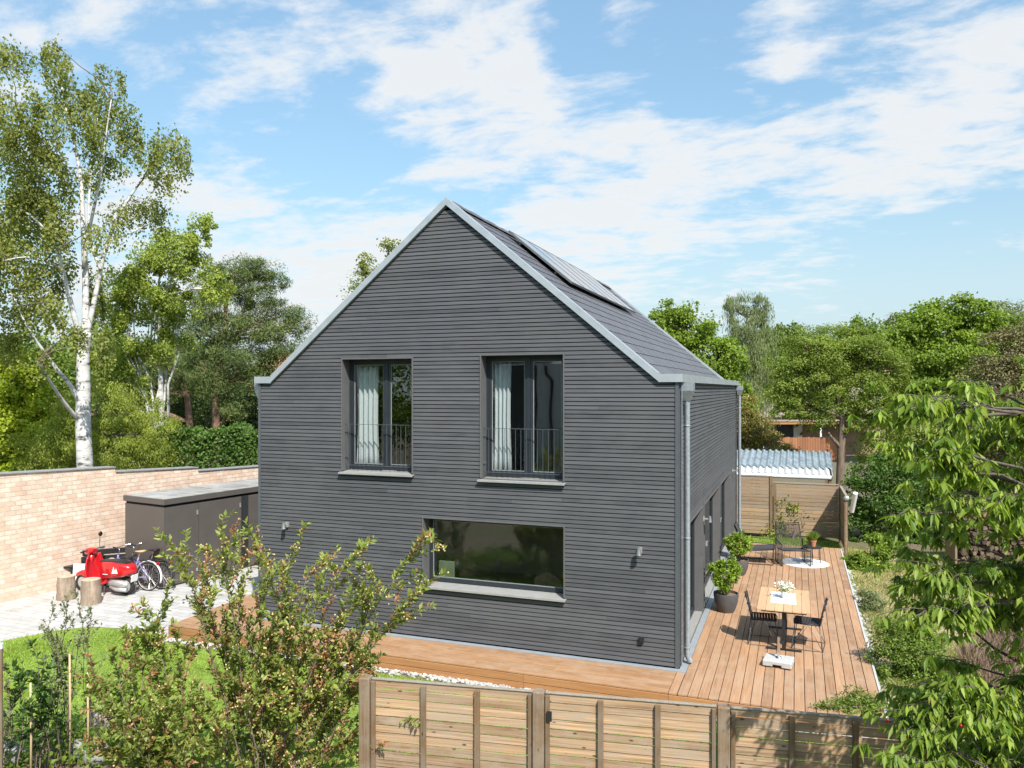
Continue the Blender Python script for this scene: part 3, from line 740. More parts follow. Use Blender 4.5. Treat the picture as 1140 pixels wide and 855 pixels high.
# interior
s = MB(); s.box(-W + .34, -.34, .34, LEN - .34, 2.85, 3.24); hp(s, "upper_floor", M['plaster_in'])
s = MB(); s.box(-W + .34, -.34, .34, LEN - .34, .263, .285); hp(s, "oak_floor", M['floor_in'])
s = MB(); s.box(-7.2, -1.3, 4.6, 4.7, 3.24, 5.6); hp(s, "interior_wall", M['interior_dark'])
s = MB(); s.box(-4.9, -4.8, .34, 4.59, 3.24, 5.7); hp(s, "partition_wall", M['interior_dark'])
s = MB(); s.box(-W + .34, -3.0, 5.2, 5.3, .29, 2.85); hp(s, "kitchen_wall", M['interior_dark'])

# ------------------------------------------------------------------ things inside the windows
def curtain(x0, x1, y, z0, z1, label, seed):
    r = random.Random(seed); n = 36; mb = MB(); vs = []
    for i in range(n + 1):
        u = i / n; x = x0 + (x1 - x0) * u
        for j in range(7):
            v = j / 6; k = 1 + .25 * math.sin(v * 2 + seed)
            vs.append((x + (u - .5) * -.08 * math.sin(v * 3.0), y + .035 * k * math.sin(u * 26 + .6 * math.sin(3 * v)), z0 + (z1 - z0) * v))
    mb.add(vs, [(i * 7 + j, (i + 1) * 7 + j, (i + 1) * 7 + j + 1, i * 7 + j + 1) for i in range(n) for j in range(6)])
    o = mb.build("curtain", M['curtain'], smooth=True); tag(o, label, "curtain")
    o.modifiers.new("thickness", 'SOLIDIFY').thickness = .003
curtain(-6.42, -5.90, .40, 3.26, 5.46, "white curtain hanging inside the left upper window", 1)
curtain(-3.50, -3.10, .40, 3.26, 5.46, "narrow white curtain inside the right upper window", 2)
ch = thing("chair", "plywood shell chair with yellow pad behind the wide ground floor window", "chair", (-2.55, .95, .285))
mb = MB()
pts = []
for i in range(13):
    a = PI * (.08 + .84 * i / 12)
    for zz, rr in ((.42, .22), (.62, .25), (.86, .26), (1.18, .25)): pts.append((rr * math.cos(a) * 1.05, rr * math.sin(a) * .6 - .1 - (zz - .42) * .1, zz - .02 * abs(i - 6) * (zz > 1)))
mb.add(pts, [(i * 4 + j, (i + 1) * 4 + j, (i + 1) * 4 + j + 1, i * 4 + j + 1) for i in range(12) for j in range(3)])
o = mb.build("backrest", M['plywood'], ch, smooth=True); o.modifiers.new("thickness", 'SOLIDIFY').thickness = .015
mb = MB(); mb.lathe([(.001, .40), (.22, .40), (.24, .43), (.22, .45), (.001, .445)], (0, -.08, 0), 20); mb.build("seat", M['plywood'], ch, smooth=True)
mb = MB(); mb.lathe([(.001, .452), (.16, .452), (.17, .48), (.001, .5)], (0, -.08, 0), 18); mb.build("pad", M['yellow'], ch, smooth=True)
for sx in (-1, 1):
    for sy in (-1, 1):
        mb = MB(); mb.tube([(sx * .14, -.08 + sy * .14, .40), (sx * .22, -.08 + sy * .22, 0)], [.016, .012], 8); mb.build("leg", M['plywood'], ch, smooth=True)
cdm = MB(); cdm.box(-4.62, -4.3, .46, .5, 1.3, 1.62); tag(cdm.build("framed_card", M['palecard'], bevel=.004), "small pale green card standing in the left corner of the wide window", "card")
ys = MB(); ys.lathe([(.001, 0), (.12, .0), (.17, .12), (.15, .3), (.1, .36), (.001, .38)], (-2.02, .62, 1.36), 18); tag(ys.build("yellow_lampshade", M['yellow'], smooth=True), "yellow-green lampshade at the right edge of the wide window", "lampshade")
wb = MB(); wb.box(-4.6, -1.9, .36, .7, 1.2, 1.26); tag(wb.build("window_bench", M['plywood'], bevel=.005), "wooden ledge inside the wide ground floor window", "ledge")

# ------------------------------------------------------------------ deck
DL = Vector((-4, -.6, 0))
deck = thing("wooden_deck", "reddish brown hardwood deck and terrace wrapping the dark house", "deck", DL)
def boards(mb, a0, a1, b0, b1, along, rr, w=.139, gap=.0095, z=DK):
    n = max(1, round((b1 - b0) / (w + gap))); pw = (b1 - b0) / n
    for i in range(n):
        c0 = b0 + i * pw; c1 = c0 + pw - gap; x = a0; nx = a0 + rr.uniform(1.2, 3.6)
        while x < a1 - .01:
            if nx > a1 - .6: nx = a1
            dz = rr.uniform(-.0015, .0015)
            if along == 'x': mb.box(x, nx - .003, c0, c1, z - .027, z + dz)
            else: mb.box(c0, c1, x, nx - .003, z - .027, z + dz)
            x = nx; nx = x + rr.uniform(2.8, 4.2)
dr = random.Random(21)
a = MB(); boards(a, -1.05, 11.45, .135, 3.02, 'y', dr); boards(a, -1.05, -.13, -.005, .13, 'y', dr); a.build("terrace_boards", M['deck'], deck, off=DL, bevel=.003)
a = MB(); boards(a, -9.76, -.012, -1.05, -.13, 'x', dr); boards(a, -9.76, -8.5, -.124, 2.9, 'x', dr); a.build("walkway_boards", M['deck_x'], deck, off=DL, bevel=.003)
a = MB()
for z0, z1 in ((.005, .118), (.126, .24)):
    x = -9.76
    for nx in (-6.2, -2.35, .0, 3.02): a.box(x, nx - .004, -1.076, -1.052, z0, z1); x = nx
    a.box(-9.785, -9.762, -1.05, 2.9, z0, z1); a.box(3.0, 3.018, -1.05, 11.45, z0, z1); a.box(.135, 3.0, 11.451, 11.47, z0, z1)
a.build("fascia", M['fascia'], deck, off=DL, bevel=.003)
a = MB(); a.box(-9.7, 2.98, -1.03, -.13, .02, .2); a.box(.15, 2.98, -.12, 11.4, .02, .2); a.box(-9.7, -8.5, -.12, 2.85, .02, .2); a.build("substructure", M['backing'], deck, off=DL)
a = MB(); a.box(3.024, 3.06, -1.05, 11.45, .0, .262); a.build("edge_strip", M['concrete'], deck, off=DL)
# ------------------------------------------------------------------ brick garden wall
A8 = math.radians(8.0)
WB = Vector((-15.29, -.46, 0)); WD = Vector((math.sin(A8), math.cos(A8), 0)); WN = Vector((-math.cos(A8), math.sin(A8), 0))
bw = thing("brick_wall", "tall sand coloured brick garden wall with stepped dark coping", "wall", WB)
bw.rotation_euler = (0, 0, -A8)
# local: +y runs away along the wall, -x is the thickness
segs = [(-7.0, 2.85, 3.20, 2.86), (2.85, 5.45, 2.74, 2.62), (5.45, 8.7, 2.52, 2.42), (8.7, 16.0, 2.36, 2.3)]
mb = MB()
for y0, y1, h0, h1 in segs:
    mb.add([(-.3, y0, 0), (0, y0, 0), (0, y1, 0), (-.3, y1, 0), (-.3, y0, h0), (0, y0, h0), (0, y1, h1), (-.3, y1, h1)], [(0, 3, 2, 1), (4, 5, 6, 7), (0, 1, 5, 4), (1, 2, 6, 5), (2, 3, 7, 6), (3, 0, 4, 7)])
wl = mb.build("masonry", M['brick'], bw)
# brick courses need the texture's x along the wall and y upwards
uvm = M['brick'].node_tree
for n in uvm.nodes:
    if n.type == 'MAPPING': n.inputs["Rotation"].default_value = (0, 0, 0)
tcn = [n for n in uvm.nodes if n.type == 'TEX_COORD'][0]; mpn = [n for n in uvm.nodes if n.type == 'MAPPING'][0]
sp = uvm.nodes.new("ShaderNodeSeparateXYZ"); cbx = uvm.nodes.new("ShaderNodeCombineXYZ")
ad = N(uvm, "ShaderNodeMath", operation='ADD'); uvm.links.new(tcn.outputs["Object"], sp.inputs[0]); uvm.links.new(sp.outputs[0], ad.inputs[0]); uvm.links.new(sp.outputs[1], ad.inputs[1])
uvm.links.new(ad.outputs[0], cbx.inputs[0]); uvm.links.new(sp.outputs[2], cbx.inputs[1]); uvm.links.new(cbx.outputs[0], mpn.inputs["Vector"])
for y0, y1, h0, h1 in segs:
    c = MB(); e = .028
    c.add([(-.34, y0 + .002, h0 + .002), (.035, y0 + .002, h0 + .002), (.035, y1 - .002, h1 + .002), (-.34, y1 - .002, h1 + .002), (-.34, y0 + .002, h0 + e), (.035, y0 + .002, h0 + e), (.035, y1 - .002, h1 + e), (-.34, y1 - .002, h1 + e)], [(0, 3, 2, 1), (4, 5, 6, 7), (0, 1, 5, 4), (1, 2, 6, 5), (2, 3, 7, 6), (3, 0, 4, 7)])
    c.build("coping", M['coping'], bw)

# ------------------------------------------------------------------ bicycle shed
sh = thing("garden_shed", "low brown grey metal shed with flat roof beside the brick wall", "shed", (-12.78, 1.88, 0)); sh.rotation_euler = (0, 0, -math.radians(9.5))
SW, SLn = 1.55, 5.4
m_ = MB(); m_.box(-SW, -.0, 0, SLn, .02, 2.0); m_.build("body", M['shed'], sh)
m_ = MB(); m_.box(-SW - .03, .05, -.04, SLn + .04, 2.06, 2.2); m_.build("roof_fascia", M['shed'], sh, bevel=.006)
m_ = MB(); m_.box(-SW - .0, .02, -.01, SLn + .01, 2.2, 2.206)
for k in range(5): m_.box(-SW + .0, .02, .9 + k * 1.0, .96 + k * 1.0, 2.2061, 2.216)
m_.build("roof", M['shed_roof'], sh)
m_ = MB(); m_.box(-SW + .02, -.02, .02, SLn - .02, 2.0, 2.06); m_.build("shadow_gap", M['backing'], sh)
for k, (y0, y1) in enumerate(((.03, .98), (1.0, 2.35), (2.62, 3.9), (3.92, 5.3))):
    m_ = MB(); m_.box(.002, .024, y0, y1, .05, 1.985); d_ = m_.build("door", M['shed'], sh, bevel=.004)
    m_ = MB(); m_.box(.025, .05, y1 - .06, y1 - .03, 1.7, 1.82); m_.build("handle", M['alu'], d_)
    m_ = MB(); m_.box(.025, .04, y1 - .08, y1 - .03, .25, .33); m_.build("hinge", M['alu'], d_)
m_ = MB(); m_.box(.003, .012, 2.37, 2.6, .05, 1.985); m_.build("dark_opening", M['backing'], sh)

# ------------------------------------------------------------------ bench, board and logs by the wall
bn = thing("bench", "long black slatted bench against the sand brick wall", "bench", (at(74, 433, 19.1).x, at(74, 433, 19.1).y, 0)); q_ = at(138, 433, 19.6) - at(74, 433, 19.1); bn.rotation_euler = (0, 0, math.atan2(q_.y, q_.x))
m_ = MB(); [m_.box(-.05, 1.55, y, y + .16, .5, .55) for y in (-.14, .03)]; m_.build("seat", M['black'], bn, bevel=.008)
m_ = MB(); [m_.box(-.05, 1.55, .15 + k * .02, .19 + k * .02, .56 + k * .16, .7 + k * .16) for k in range(2)]; m_.build("backrest", M['black'], bn, bevel=.008)
for x in (.1, .75, 1.4):
    m_ = MB(); m_.box(x, x + .05, -.12, -.07, 0, .5); m_.box(x, x + .05, .2, .24, 0, .86); m_.build("leg", M['black'], bn)
bd = MB(); q_ = at(90, 634, 18.98); bd.obox((q_.x, q_.y, .36), (.4, .03, .5), Matrix.Rotation(math.radians(18), 3, 'Z') @ Matrix.Rotation(math.radians(-8), 3, 'X'))
tag(bd.build("white_board", M['white'], bevel=.01), "white board leaning behind the front wheel of the red scooter", "board")
for i, (x, y, r, h, lab) in enumerate(((-14.2, .35, .19, .54, "upright log stump nearer the brick wall"), (-13.34, .26, .205, .56, "upright log stump in front of the red scooter"))):
    lt = thing("log_stump", lab, "log", (x, y, 0), i * .8, "log stumps on the driveway")
    m_ = MB(); m_.lathe([(r * (1.08 - .1 * k / 6 + .03 * math.sin(k * 2 + i)), h * k / 6) for k in range(7)], (0, 0, 0), 20)
    rr = random.Random(i); m_.v = [(a * (1 + .05 * math.sin(3 * math.atan2(b, a) + i) + rr.uniform(-.02, .02)), b * (1 + .05 * math.sin(5 * math.atan2(b, a))), c) for a, b, c in m_.v]
    m_.build("bark", M['log_bark'], lt, smooth=True, auto=40)
    m_ = MB(); m_.lathe([(.001, h + .004), (r * .93, h + .004), (r * .96, h - .004)], (0, 0, 0), 20, cap=False); m_.build("cut_face", M['log_end'], lt)

# ------------------------------------------------------------------ scooter (local: +x rear, -x front)
sc = thing("scooter", "red motor scooter with white panel emblem parked behind the log stumps", "scooter", (-13.82, 1.08, 0)); sc.rotation_euler = (0, 0, math.radians(4))
def wheel(parent, x, r, w, y=0, spokes=0, name="wheel", rim='alu', tyre='rubber'):
    t_ = MB(); t_.torus((x, y, r), r - w, w, 'y', 32, 10); o = t_.build(name, M[tyre], parent, smooth=True)
    h = MB()
    if spokes:
        h.torus((x, y, r), r - 2 * w, w * .55, 'y', 32, 6); h.lathe([(.02, -.04), (.02, .04)], (x, y, r), 10, axis='y')
        for k in range(spokes):
            a = 2 * PI * k / spokes; h.tube([(x + .015 * math.cos(a + .6), y + (.02 if k % 2 else -.02), r + .015 * math.sin(a + .6)), (x + (r - 2 * w) * math.cos(a), y, r + (r - 2 * w) * math.sin(a))], .0016, 4)
    else: h.lathe([(.001, -.03), (r - 1.6 * w, -.035), (r - 1.5 * w, 0), (r - 1.6 * w, .035), (.001, .03)], (x, y, r), 24, axis='y')
    h.build("rim", M[rim], o, smooth=True, auto=40); return o
wheel(sc, -.64, .22, .05); wheel(sc, .64, .22, .05)
def loft(secs, n=16):
    """secs: (x, zc, half_width, half_height, power)"""
    m_ = MB(); vs = []
    for x, zc, hw, hh, pw in secs:
        for j in range(n):
            a = 2 * PI * j / n; ca, sa = math.cos(a), math.sin(a)
            vs.append((x, hw * math.copysign(abs(ca) ** pw, ca), zc + hh * math.copysign(abs(sa) ** pw, sa)))
    k = len(secs); fs = [(i * n + j, i * n + (j + 1) % n, (i + 1) * n + (j + 1) % n, (i + 1) * n + j) for i in range(k - 1) for j in range(n)]
    fs += [tuple(range(n)), tuple(range((k - 1) * n, k * n))]
    return m_.add(vs, fs)
loft([(.0, .58, .15, .20, .35), (.04, .58, .18, .22, .35), (.35, .60, .21, .20, .38), (.62, .61, .2, .165, .42), (.8, .62, .15, .115, .6), (.87, .63, .07, .06, 1)]).build("body", M['red'], sc, smooth=True, auto=50)
m_ = MB(); m_.add([(.40, -.216, .54), (.58, -.213, .55), (.53, -.213, .67), (.49, -.215, .61), (.46, -.216, .71)], [(0, 1, 2, 3, 4)]); m_.box(.14, .28, -.213, -.208, .5, .515); m_.build("emblem", M['white'], sc)
loft([(-.06, .775, .10, .02, .7), (.0, .785, .145, .03, .6), (.3, .795, .15, .033, .6), (.55, .78, .14, .033, .6), (.7, .755, .1, .025, .8)]).build("seat", M['black'], sc, smooth=True, auto=50)
# leg shield: curved sheet leaning to the front
m_ = MB(); vs = []
for i in range(9):
    t_ = i / 8; z = .26 + .66 * t_; xc = -.30 - .12 * t_ - .04 * math.sin(PI * t_); hw = .35 - .15 * t_ ** 2
    for j in range(9):
        u = -1 + j / 4; vs.append((xc + .10 * u * u, hw * u, z))
m_.add(vs, [(i * 9 + j, i * 9 + j + 1, (i + 1) * 9 + j + 1, (i + 1) * 9 + j) for i in range(8) for j in range(8)])
o = m_.build("leg_shield", M['red'], sc, smooth=True); o.modifiers.new("thickness", 'SOLIDIFY').thickness = .03
loft([(-.32, .3, .18, .03, .7), (-.2, .27, .2, .03, .6), (.1, .27, .2, .03, .6), (.2, .34, .18, .08, .7)]).build("floorboard", M['red'], sc, smooth=True, auto=50)
m_ = MB(); m_.tube([(-.38, 0, .9), (-.46, 0, .62), (-.58, 0, .4), (-.64, .06, .24)], [.05, .05, .045, .03], 10); m_.build("steering_column", M['red'], sc, smooth=True)
loft([(-.86, .36, .03, .03, 1), (-.8, .40, .075, .06, .9), (-.66, .45, .095, .07, .8), (-.5, .42, .09, .07, .8), (-.42, .34, .06, .05, 1)]).build("front_fender", M['red'], sc, smooth=True, auto=50)
loft([(-.56, .96, .06, .06, .9), (-.5, .98, .1, .085, .8), (-.38, 1.0, .12, .075, .8), (-.3, 1.0, .08, .05, .9)]).build("headset", M['red'], sc, smooth=True, auto=50)
m_ = MB(); m_.lathe([(.001, -.585), (.05, -.575), (.065, -.53)], (0, 0, .97), 16, axis='x'); m_.build("headlight", M['chrome'], sc, smooth=True)
m_ = MB(); m_.tube([(-.36, -.34, 1.02), (-.4, -.2, 1.02), (-.42, 0, 1.01), (-.4, .2, 1.02), (-.36, .34, 1.02)], .014, 8); m_.tube([(-.36, -.36, 1.02), (-.385, -.24, 1.02)], .02, 8); m_.tube([(-.36, .36, 1.02), (-.385, .24, 1.02)], .02, 8); m_.build("handlebar", M['black'], sc, smooth=True)
m_ = MB(); m_.tube([(-.39, .24, 1.02), (-.42, .27, 1.2), (-.43, .29, 1.3)], .006, 6); m_.lathe([(.001, -.012), (.055, -.01), (.06, .01), (.001, .012)], (-.43, .3, 1.35), 16, axis='x'); m_.build("mirror", M['black'], sc, smooth=True)
loft([(.18, .3, .10, .1, .7), (.35, .3, .15, .12, .7), (.6, .26, .16, .11, .8), (.72, .24, .1, .07, 1)]).build("engine", M['alu'], sc, smooth=True, auto=50)
m_ = MB(); m_.tube([(.3, -.15, .2), (.5, -.17, .16), (.8, -.18, .17)], [.03, .045, .05], 10); m_.build("exhaust", M['alu'], sc, smooth=True)
m_ = MB(); m_.obox((.87, 0, .42), (.012, .2, .17), Matrix.Rotation(.2, 3, 'Y')); m_.box(.78, .86, -.02, .02, .42, .47); m_.build("number_plate", M['white'], sc)
m_ = MB(); m_.obox((.86, 0, .57), (.05, .12, .06)); m_.build("tail_light", M['redlens'], sc, bevel=.01)
m_ = MB(); m_.tube([(.1, -.1, .24), (.16, -.2, .02)], .012, 6); m_.tube([(.1, .1, .24), (.16, .2, .02)], .012, 6); m_.tube([(.05, -.1, .22), (.05, .1, .22)], .02, 6); m_.build("kickstand", M['black'], sc)

# ------------------------------------------------------------------ bicycles (local: +x rear)
def bicycle(name, label, loc, rz, paint, tyre, rack, seatm, lean=0.0):
    b = thing(name, label, "bicycle", loc); b.rotation_euler = (math.radians(lean), 0, rz)
    R_ = .345
    for x in (-.54, .54): wheel(b, x, R_, .018, 0, 24, rim='alu', tyre='rubber')
    m_ = MB(); T = lambda p, q, r=.015: m_.tube([p, q], r, 8)
    bb = (.08, 0, .29); st = (.24, 0, .80); hd = (-.36, 0, .82); hb = (-.40, 0, .66); ax = (.54, 0, R_); fa = (-.54, 0, R_)
    T(bb, st, .016); T(hd, hb, .02); T(hb, bb, .02); m_.tube([(-.37, 0, .76), (-.1, 0, .55), (.13, 0, .45)], .016, 8)
    for s in (-.05, .05):
        T((bb[0], s * .6, bb[2]), (ax[0], s, ax[2]), .009); T((st[0] - .02, s * .3, .72), (ax[0], s, ax[2]), .009); m_.tube([(hb[0], s * .6, hb[2] - .02), (-.45, s, .52), (fa[0], s, fa[2])], .01, 8)
    m_.build("bicycle_frame", M[paint], b, smooth=True)
    m_ = MB(); m_.tube([hd, (-.33, 0, .95), (-.38, 0, 1.0)], .012, 8); m_.tube([(-.14, -.3, 1.03), (-.28, -.27, 1.06), (-.38, -.1, 1.02), (-.4, 0, 1.0), (-.38, .1, 1.02), (-.28, .27, 1.06), (-.14, .3, 1.03)], .011, 8); m_.build("handlebar", M['chrome'], b, smooth=True)
    for s in (-1, 1):
        m_ = MB(); m_.tube([(-.12, s * .3, 1.03), (-.26, s * .28, 1.055)], .017, 8); m_.build("grip", M['black'], b, smooth=True)
    m_ = MB(); m_.tube([st, (.265, 0, .9)], .012, 8); m_.build("seat_post", M['chrome'], b)
    loft([(.13, .93, .02, .02, 1), (.2, .935, .04, .022, .8), (.3, .945, .1, .028, .8), (.37, .95, .105, .03, .8), (.41, .955, .06, .02, 1)]).build("saddle", M[seatm], b, smooth=True)
    for x0, a0, a1 in ((.54, -20, 165), (-.54, 20, 150)):
        m_ = MB(); vs = []
        for i in range(17):
            a = math.radians(a0 + (a1 - a0) * i / 16)
            for y, k in ((-.03, .375), (-.018, .392), (.018, .392), (.03, .375)): vs.append((x0 + k * math.cos(a) * (1), y, R_ + k * math.sin(a)))
        m_.add(vs, [(i * 4 + j, (i + 1) * 4 + j, (i + 1) * 4 + j + 1, i * 4 + j + 1) for i in range(16) for j in range(3)])
        o = m_.build("mudguard", M[rack], b, smooth=True); o.modifiers.new("thickness", 'SOLIDIFY').thickness = .003
    m_ = MB()
    for s in (-.06, .06): m_.tube([(.26, s, .72), (.75, s, .74)], .006, 6); m_.tube([(.72, s, .74), (.54, s * 1.1, R_)], .005, 6)
    for x in (.35, .5, .65, .74): m_.tube([(x, -.06, .735), (x, .06, .735)], .005, 6)
    m_.build("luggage_rack", M['black'], b)
    m_ = MB(); m_.obox((.80, 0, .68), (.03, .09, .05)); m_.build("rear_light", M['redlens'], b, bevel=.006)
    m_ = MB(); m_.lathe([(.085, -.004), (.095, 0), (.085, .004)], (bb[0], -.05, bb[2]), 20, axis='y'); m_.tube([(bb[0], -.07, bb[2]), (bb[0] + .12, -.075, bb[2] - .12)], .009, 6); m_.tube([(bb[0], .07, bb[2]), (bb[0] - .12, .075, bb[2] + .12)], .009, 6); m_.obox((bb[0] + .12, -.12, bb[2] - .12), (.08, .07, .02)); m_.obox((bb[0] - .12, .12, bb[2] + .12), (.08, .07, .02)); m_.build("crankset", M['alu'], b)
    m_ = MB(); m_.tube([(.2, -.02, .28), (.3, -.14, .02)], .008, 6); m_.build("kickstand", M['alu'], b)
    return b
bicycle("bicycle", "violet and white bicycle with tan saddle behind the red scooter", (-13.52, 1.52, 0), math.radians(5), 'purple', 'rubber', 'white', 'tan', -3)
bicycle("bicycle", "dark bicycle with black saddle closest to the shed end wall", (-13.34, 1.78, 0), math.radians(3), 'darkbike', 'rubber', 'darkbike', 'black', -3)

# ------------------------------------------------------------------ foreground timber fence
FA = Vector((-2.56, -5.62, 0)); FB = Vector((4.2, -4.6, 0)); FDir = (FB - FA); FL = FDir.length; fang = math.atan2(FDir.y, FDir.x)
fe = thing("front_fence", "weathered horizontal board fence with battens in the foreground", "fence", FA, fang)
fr_ = random.Random(5); posts = [0.0, 1.91, 3.76, 5.62]; TOP = 1.76
bounds = [-.0] + posts[1:] + [FL]
for k in range(len(bounds) - 1):
    x0, x1 = bounds[k] + .066, bounds[k + 1] - .066
    m_ = MB(); z = TOP; subs = [x0 + (x1 - x0) * i / 3 for i in range(4)]
    while z > .12:
        h = fr_.uniform(.068, .09)
        dy = fr_.uniform(-.004, .004); tl_ = fr_.uniform(-.006, .006)
        m_.obox(((x0 + x1) / 2, dy, z - h / 2), (x1 - x0, .02, h), Matrix.Rotation(tl_ * .6, 3, 'Y') @ Matrix.Rotation(fr_.uniform(-.06, .06), 3, 'X'))
        z -= h + fr_.uniform(.006, .016)
    m_.build("board_panel", M['fence'], fe)
    for i in (1, 2):
        b_ = MB(); b_.box(subs[i] - .028, subs[i] + .028, -.052, -.014, .1, TOP - .015); b_.build("batten", M['post'], fe, bevel=.004)
    for sx in (x0 + .025, x1 - .025):
        b_ = MB(); b_.box(sx - .022, sx + .022, -.052, -.014, .1, TOP - .005); b_.build("edge_batten", M['post'], fe, bevel=.004)
    b_ = MB(); b_.box(x0, x1, -.022, .026, TOP + .003, TOP + .018); b_.build("top_rail", M['post_grey'], fe, bevel=.004)
for k, x in enumerate(posts):
    b_ = MB(); b_.box(x - .06, x + .06, -.085, .05, -.1, TOP + .034); b_.build("post", M['post_mid'], fe, bevel=.012)
# gate hinges on the posts
b_ = MB(); b_.box(1.85 + .15, 1.85 + .2, -.075, -.053, 1.5, 1.6); b_.build("latch", M['black'], fe)

# ------------------------------------------------------------------ back fences
def slat_fence(name, label, a, b, h0, h1, m, posts_, seed, pm='post'):
    a = Vector(a); b = Vector(b); d = b - a; L = d.length; r = random.Random(seed)
    f = thing(name, label, "fence", a, math.atan2(d.y, d.x))
    z = .12; mb = MB(); H_ = max(h0, h1)
    while z < H_ - .05:
        h = r.uniform(.09, .125)
        xe = L if z + h <= min(h0, h1) else max(.1, L * (h0 - z) / (h0 - h1 + 1e-6)) if h0 > h1 else L
        mb.box(0, min(L, xe), r.uniform(-.004, 0), .022, z, z + h); z += h + .012
    mb.build("board_panel", M[m], f)
    for x in posts_: p_ = MB(); p_.box(x - .045, x + .045, -.04, .06, 0, max(h0, h1) + .02); p_.build("post", M[pm], f, bevel=.006)
    t_ = MB(); t_.bar((-.02, .01, h0 + .02), (L, .01, h1 + .02), .07, .03); t_.build("top_rail", M['post_grey'], f)
    return f
slat_fence("garden_fence", "taller brown slatted fence panel behind the terrace next to the house corner", (-1.2, 13.9, 0), (1.08, 13.9, 0), 2.02, 2.02, 'fence_back', (.03, 2.24), 1)
slat_fence("garden_fence", "lower brown slatted fence panel behind the young shrub at the terrace end", (1.12, 13.92, 0), (3.1, 13.92, 0), 1.82, 1.82, 'fence_back', (.04,), 2)
slat_fence("garden_fence", "short side fence panel seen edge on at the far right terrace corner", (3.2, 11.6, 0), (3.16, 13.86, 0), 1.78, 1.78, 'fence_back', (.05, 2.2), 3)
m_ = MB(); m_.tube([(0, 0, 0), (0, 0, .7)], .07, 14); o = m_.build("white_pipe", M['white'], smooth=True, auto=40); o.location = (3.42, 12.9, 1.15); o.rotation_euler = (math.radians(28), math.radians(8), 0)
tag(o, "short white pipe leaning behind the side fence", "pipe")
m_ = MB(); m_.lathe([(.001, -.05), (.07, -.05), (.08, 0), (.07, .05), (.001, .05)], (3.2, 11.62, 1.72), 14, axis='y'); tag(m_.build("fence_lantern", M['alu'], smooth=True), "small round metal lantern on the side fence post", "lantern")

# ------------------------------------------------------------------ carport roof of corrugated sheet
cp = thing("garden_shelter", "open shelter with corrugated blue grey roof behind the back fence", "shelter", (1.2, 16, 0))
cpo = Vector((1.2, 16, 0))
def corr(x0, x1, ya, za, yb, zb, m, name):
    mb = MB(); n = 24 * 6; vs = []
    for i in range(n + 1):
        u = i / n; x = x0 + (x1 - x0) * u; k = .032 * max(-.7, min(.7, math.sin(u * 24 * 2 * PI))) / .7
        for y, z in ((ya, za), ((ya + yb) / 2, (za + zb) / 2), (yb, zb)): vs.append((x, y, z + k))
    mb.add(vs, [(i * 3 + j, (i + 1) * 3 + j, (i + 1) * 3 + j + 1, i * 3 + j + 1) for i in range(n) for j in range(2)])
    o = mb.build(name, m, cp, off=cpo); o.modifiers.new("thickness", 'SOLIDIFY').thickness = .004
corr(-2.2, 2.95, 14.5, 2.06, 15.5, 2.21, M['corrug_white'], "lower_sheet"); corr(-2.2, 3.0, 15.35, 2.215, 17.9, 2.6, M['corrug'], "upper_sheet")
m_ = MB(); m_.tube([(-2.2, 14.42, 2.0), (2.9, 14.42, 2.0)], .07, 12); m_.build("gutter_pipe", M['white'], cp, off=cpo, smooth=True, auto=40)
for x in (-2.1, .4, 2.86):
    for y, z in ((14.6, 2.0), (17.8, 2.5)): m_ = MB(); m_.box(x - .05, x + .05, y - .05, y + .05, 0, z); m_.build("post", M['post'], cp, off=cpo)
for x in (2.9,): m_ = MB(); m_.bar((x, 14.5, 1.99), (x, 17.9, 2.5), .06, .1); m_.bar((x, 14.7, 1.95), (x, 17.0, .6), .05, .05); m_.bar((x, 17.7, 2.4), (x, 15.6, .5), .05, .05); m_.build("brace", M['black'], cp, off=cpo)
for i in range(10): m_ = MB(); x = -2.0 + i * .54; m_.box(x, x + .07, 17.86, 17.96, 2.6, 2.68) if i % 2 else None; (m_.build("ridge_clip", M['black'], cp, off=cpo) if m_.v else None)

# ------------------------------------------------------------------ neighbouring houses
def bungalow(name, label, px0, px1, dep, ze, zr, wallm, roofm, hip=1.6, depth=8.0, z0=0):
    a = at(px0, 470, dep); b = at(px1, 470, dep); a.z = b.z = 0; d = (b - a); L = d.length
    f = thing(name, label, "house", (a.x, a.y, 0), math.atan2(d.y, d.x))
    m_ = MB(); m_.box(.5, L - .5, .5, depth - .5, z0, ze); m_.build("wall", M[wallm], f)
    m_ = MB(); m_.add([(0, 0, ze), (L, 0, ze), (L, depth, ze), (0, depth, ze), (hip, depth / 2, zr), (L - hip, depth / 2, zr), (0, 0, ze - .15), (L, 0, ze - .15), (L, depth, ze - .15), (0, depth, ze - .15)],
                     [(0, 1, 5, 4), (1, 2, 5), (2, 3, 4, 5), (3, 0, 4), (6, 9, 8, 7), (0, 6, 7, 1), (1, 7, 8, 2), (2, 8, 9, 3), (3, 9, 6, 0)]); m_.build("roof", M[roofm], f)
    return f, L
bh, L = bungalow("bungalow", "low bungalow with brown hipped roof beyond the red-brown fence", 832, 1060, 58, 2.95, 5.0, 'tan_wall', 'roof_brown', 2.0)
m_ = MB(); m_.box(2.4, 3.6, .44, .5, .1, 2.3); m_.build("door", M['anthracite'], bh); m_ = MB(); m_.box(3.65, 4.3, .44, .5, .1, 2.4); m_.build("white_panel", M['white'], bh)
m_ = MB(); m_.box(0.2, 9.5, -2.2, .3, 2.55, 2.6); m_.build("veranda_roof", M['roof_brown'], bh)
for x in (.4, 4.6, 9.2): m_ = MB(); m_.box(x, x + .12, -2.2, -2.08, 0, 2.55); m_.build("veranda_post", M['white'], bh)
m_ = MB(); m_.box(.2, 9.5, -2.24, -2.201, 2.36, 2.5); m_.build("veranda_fascia", mat("orange_timber", (.42, .2, .07), .7), bh)
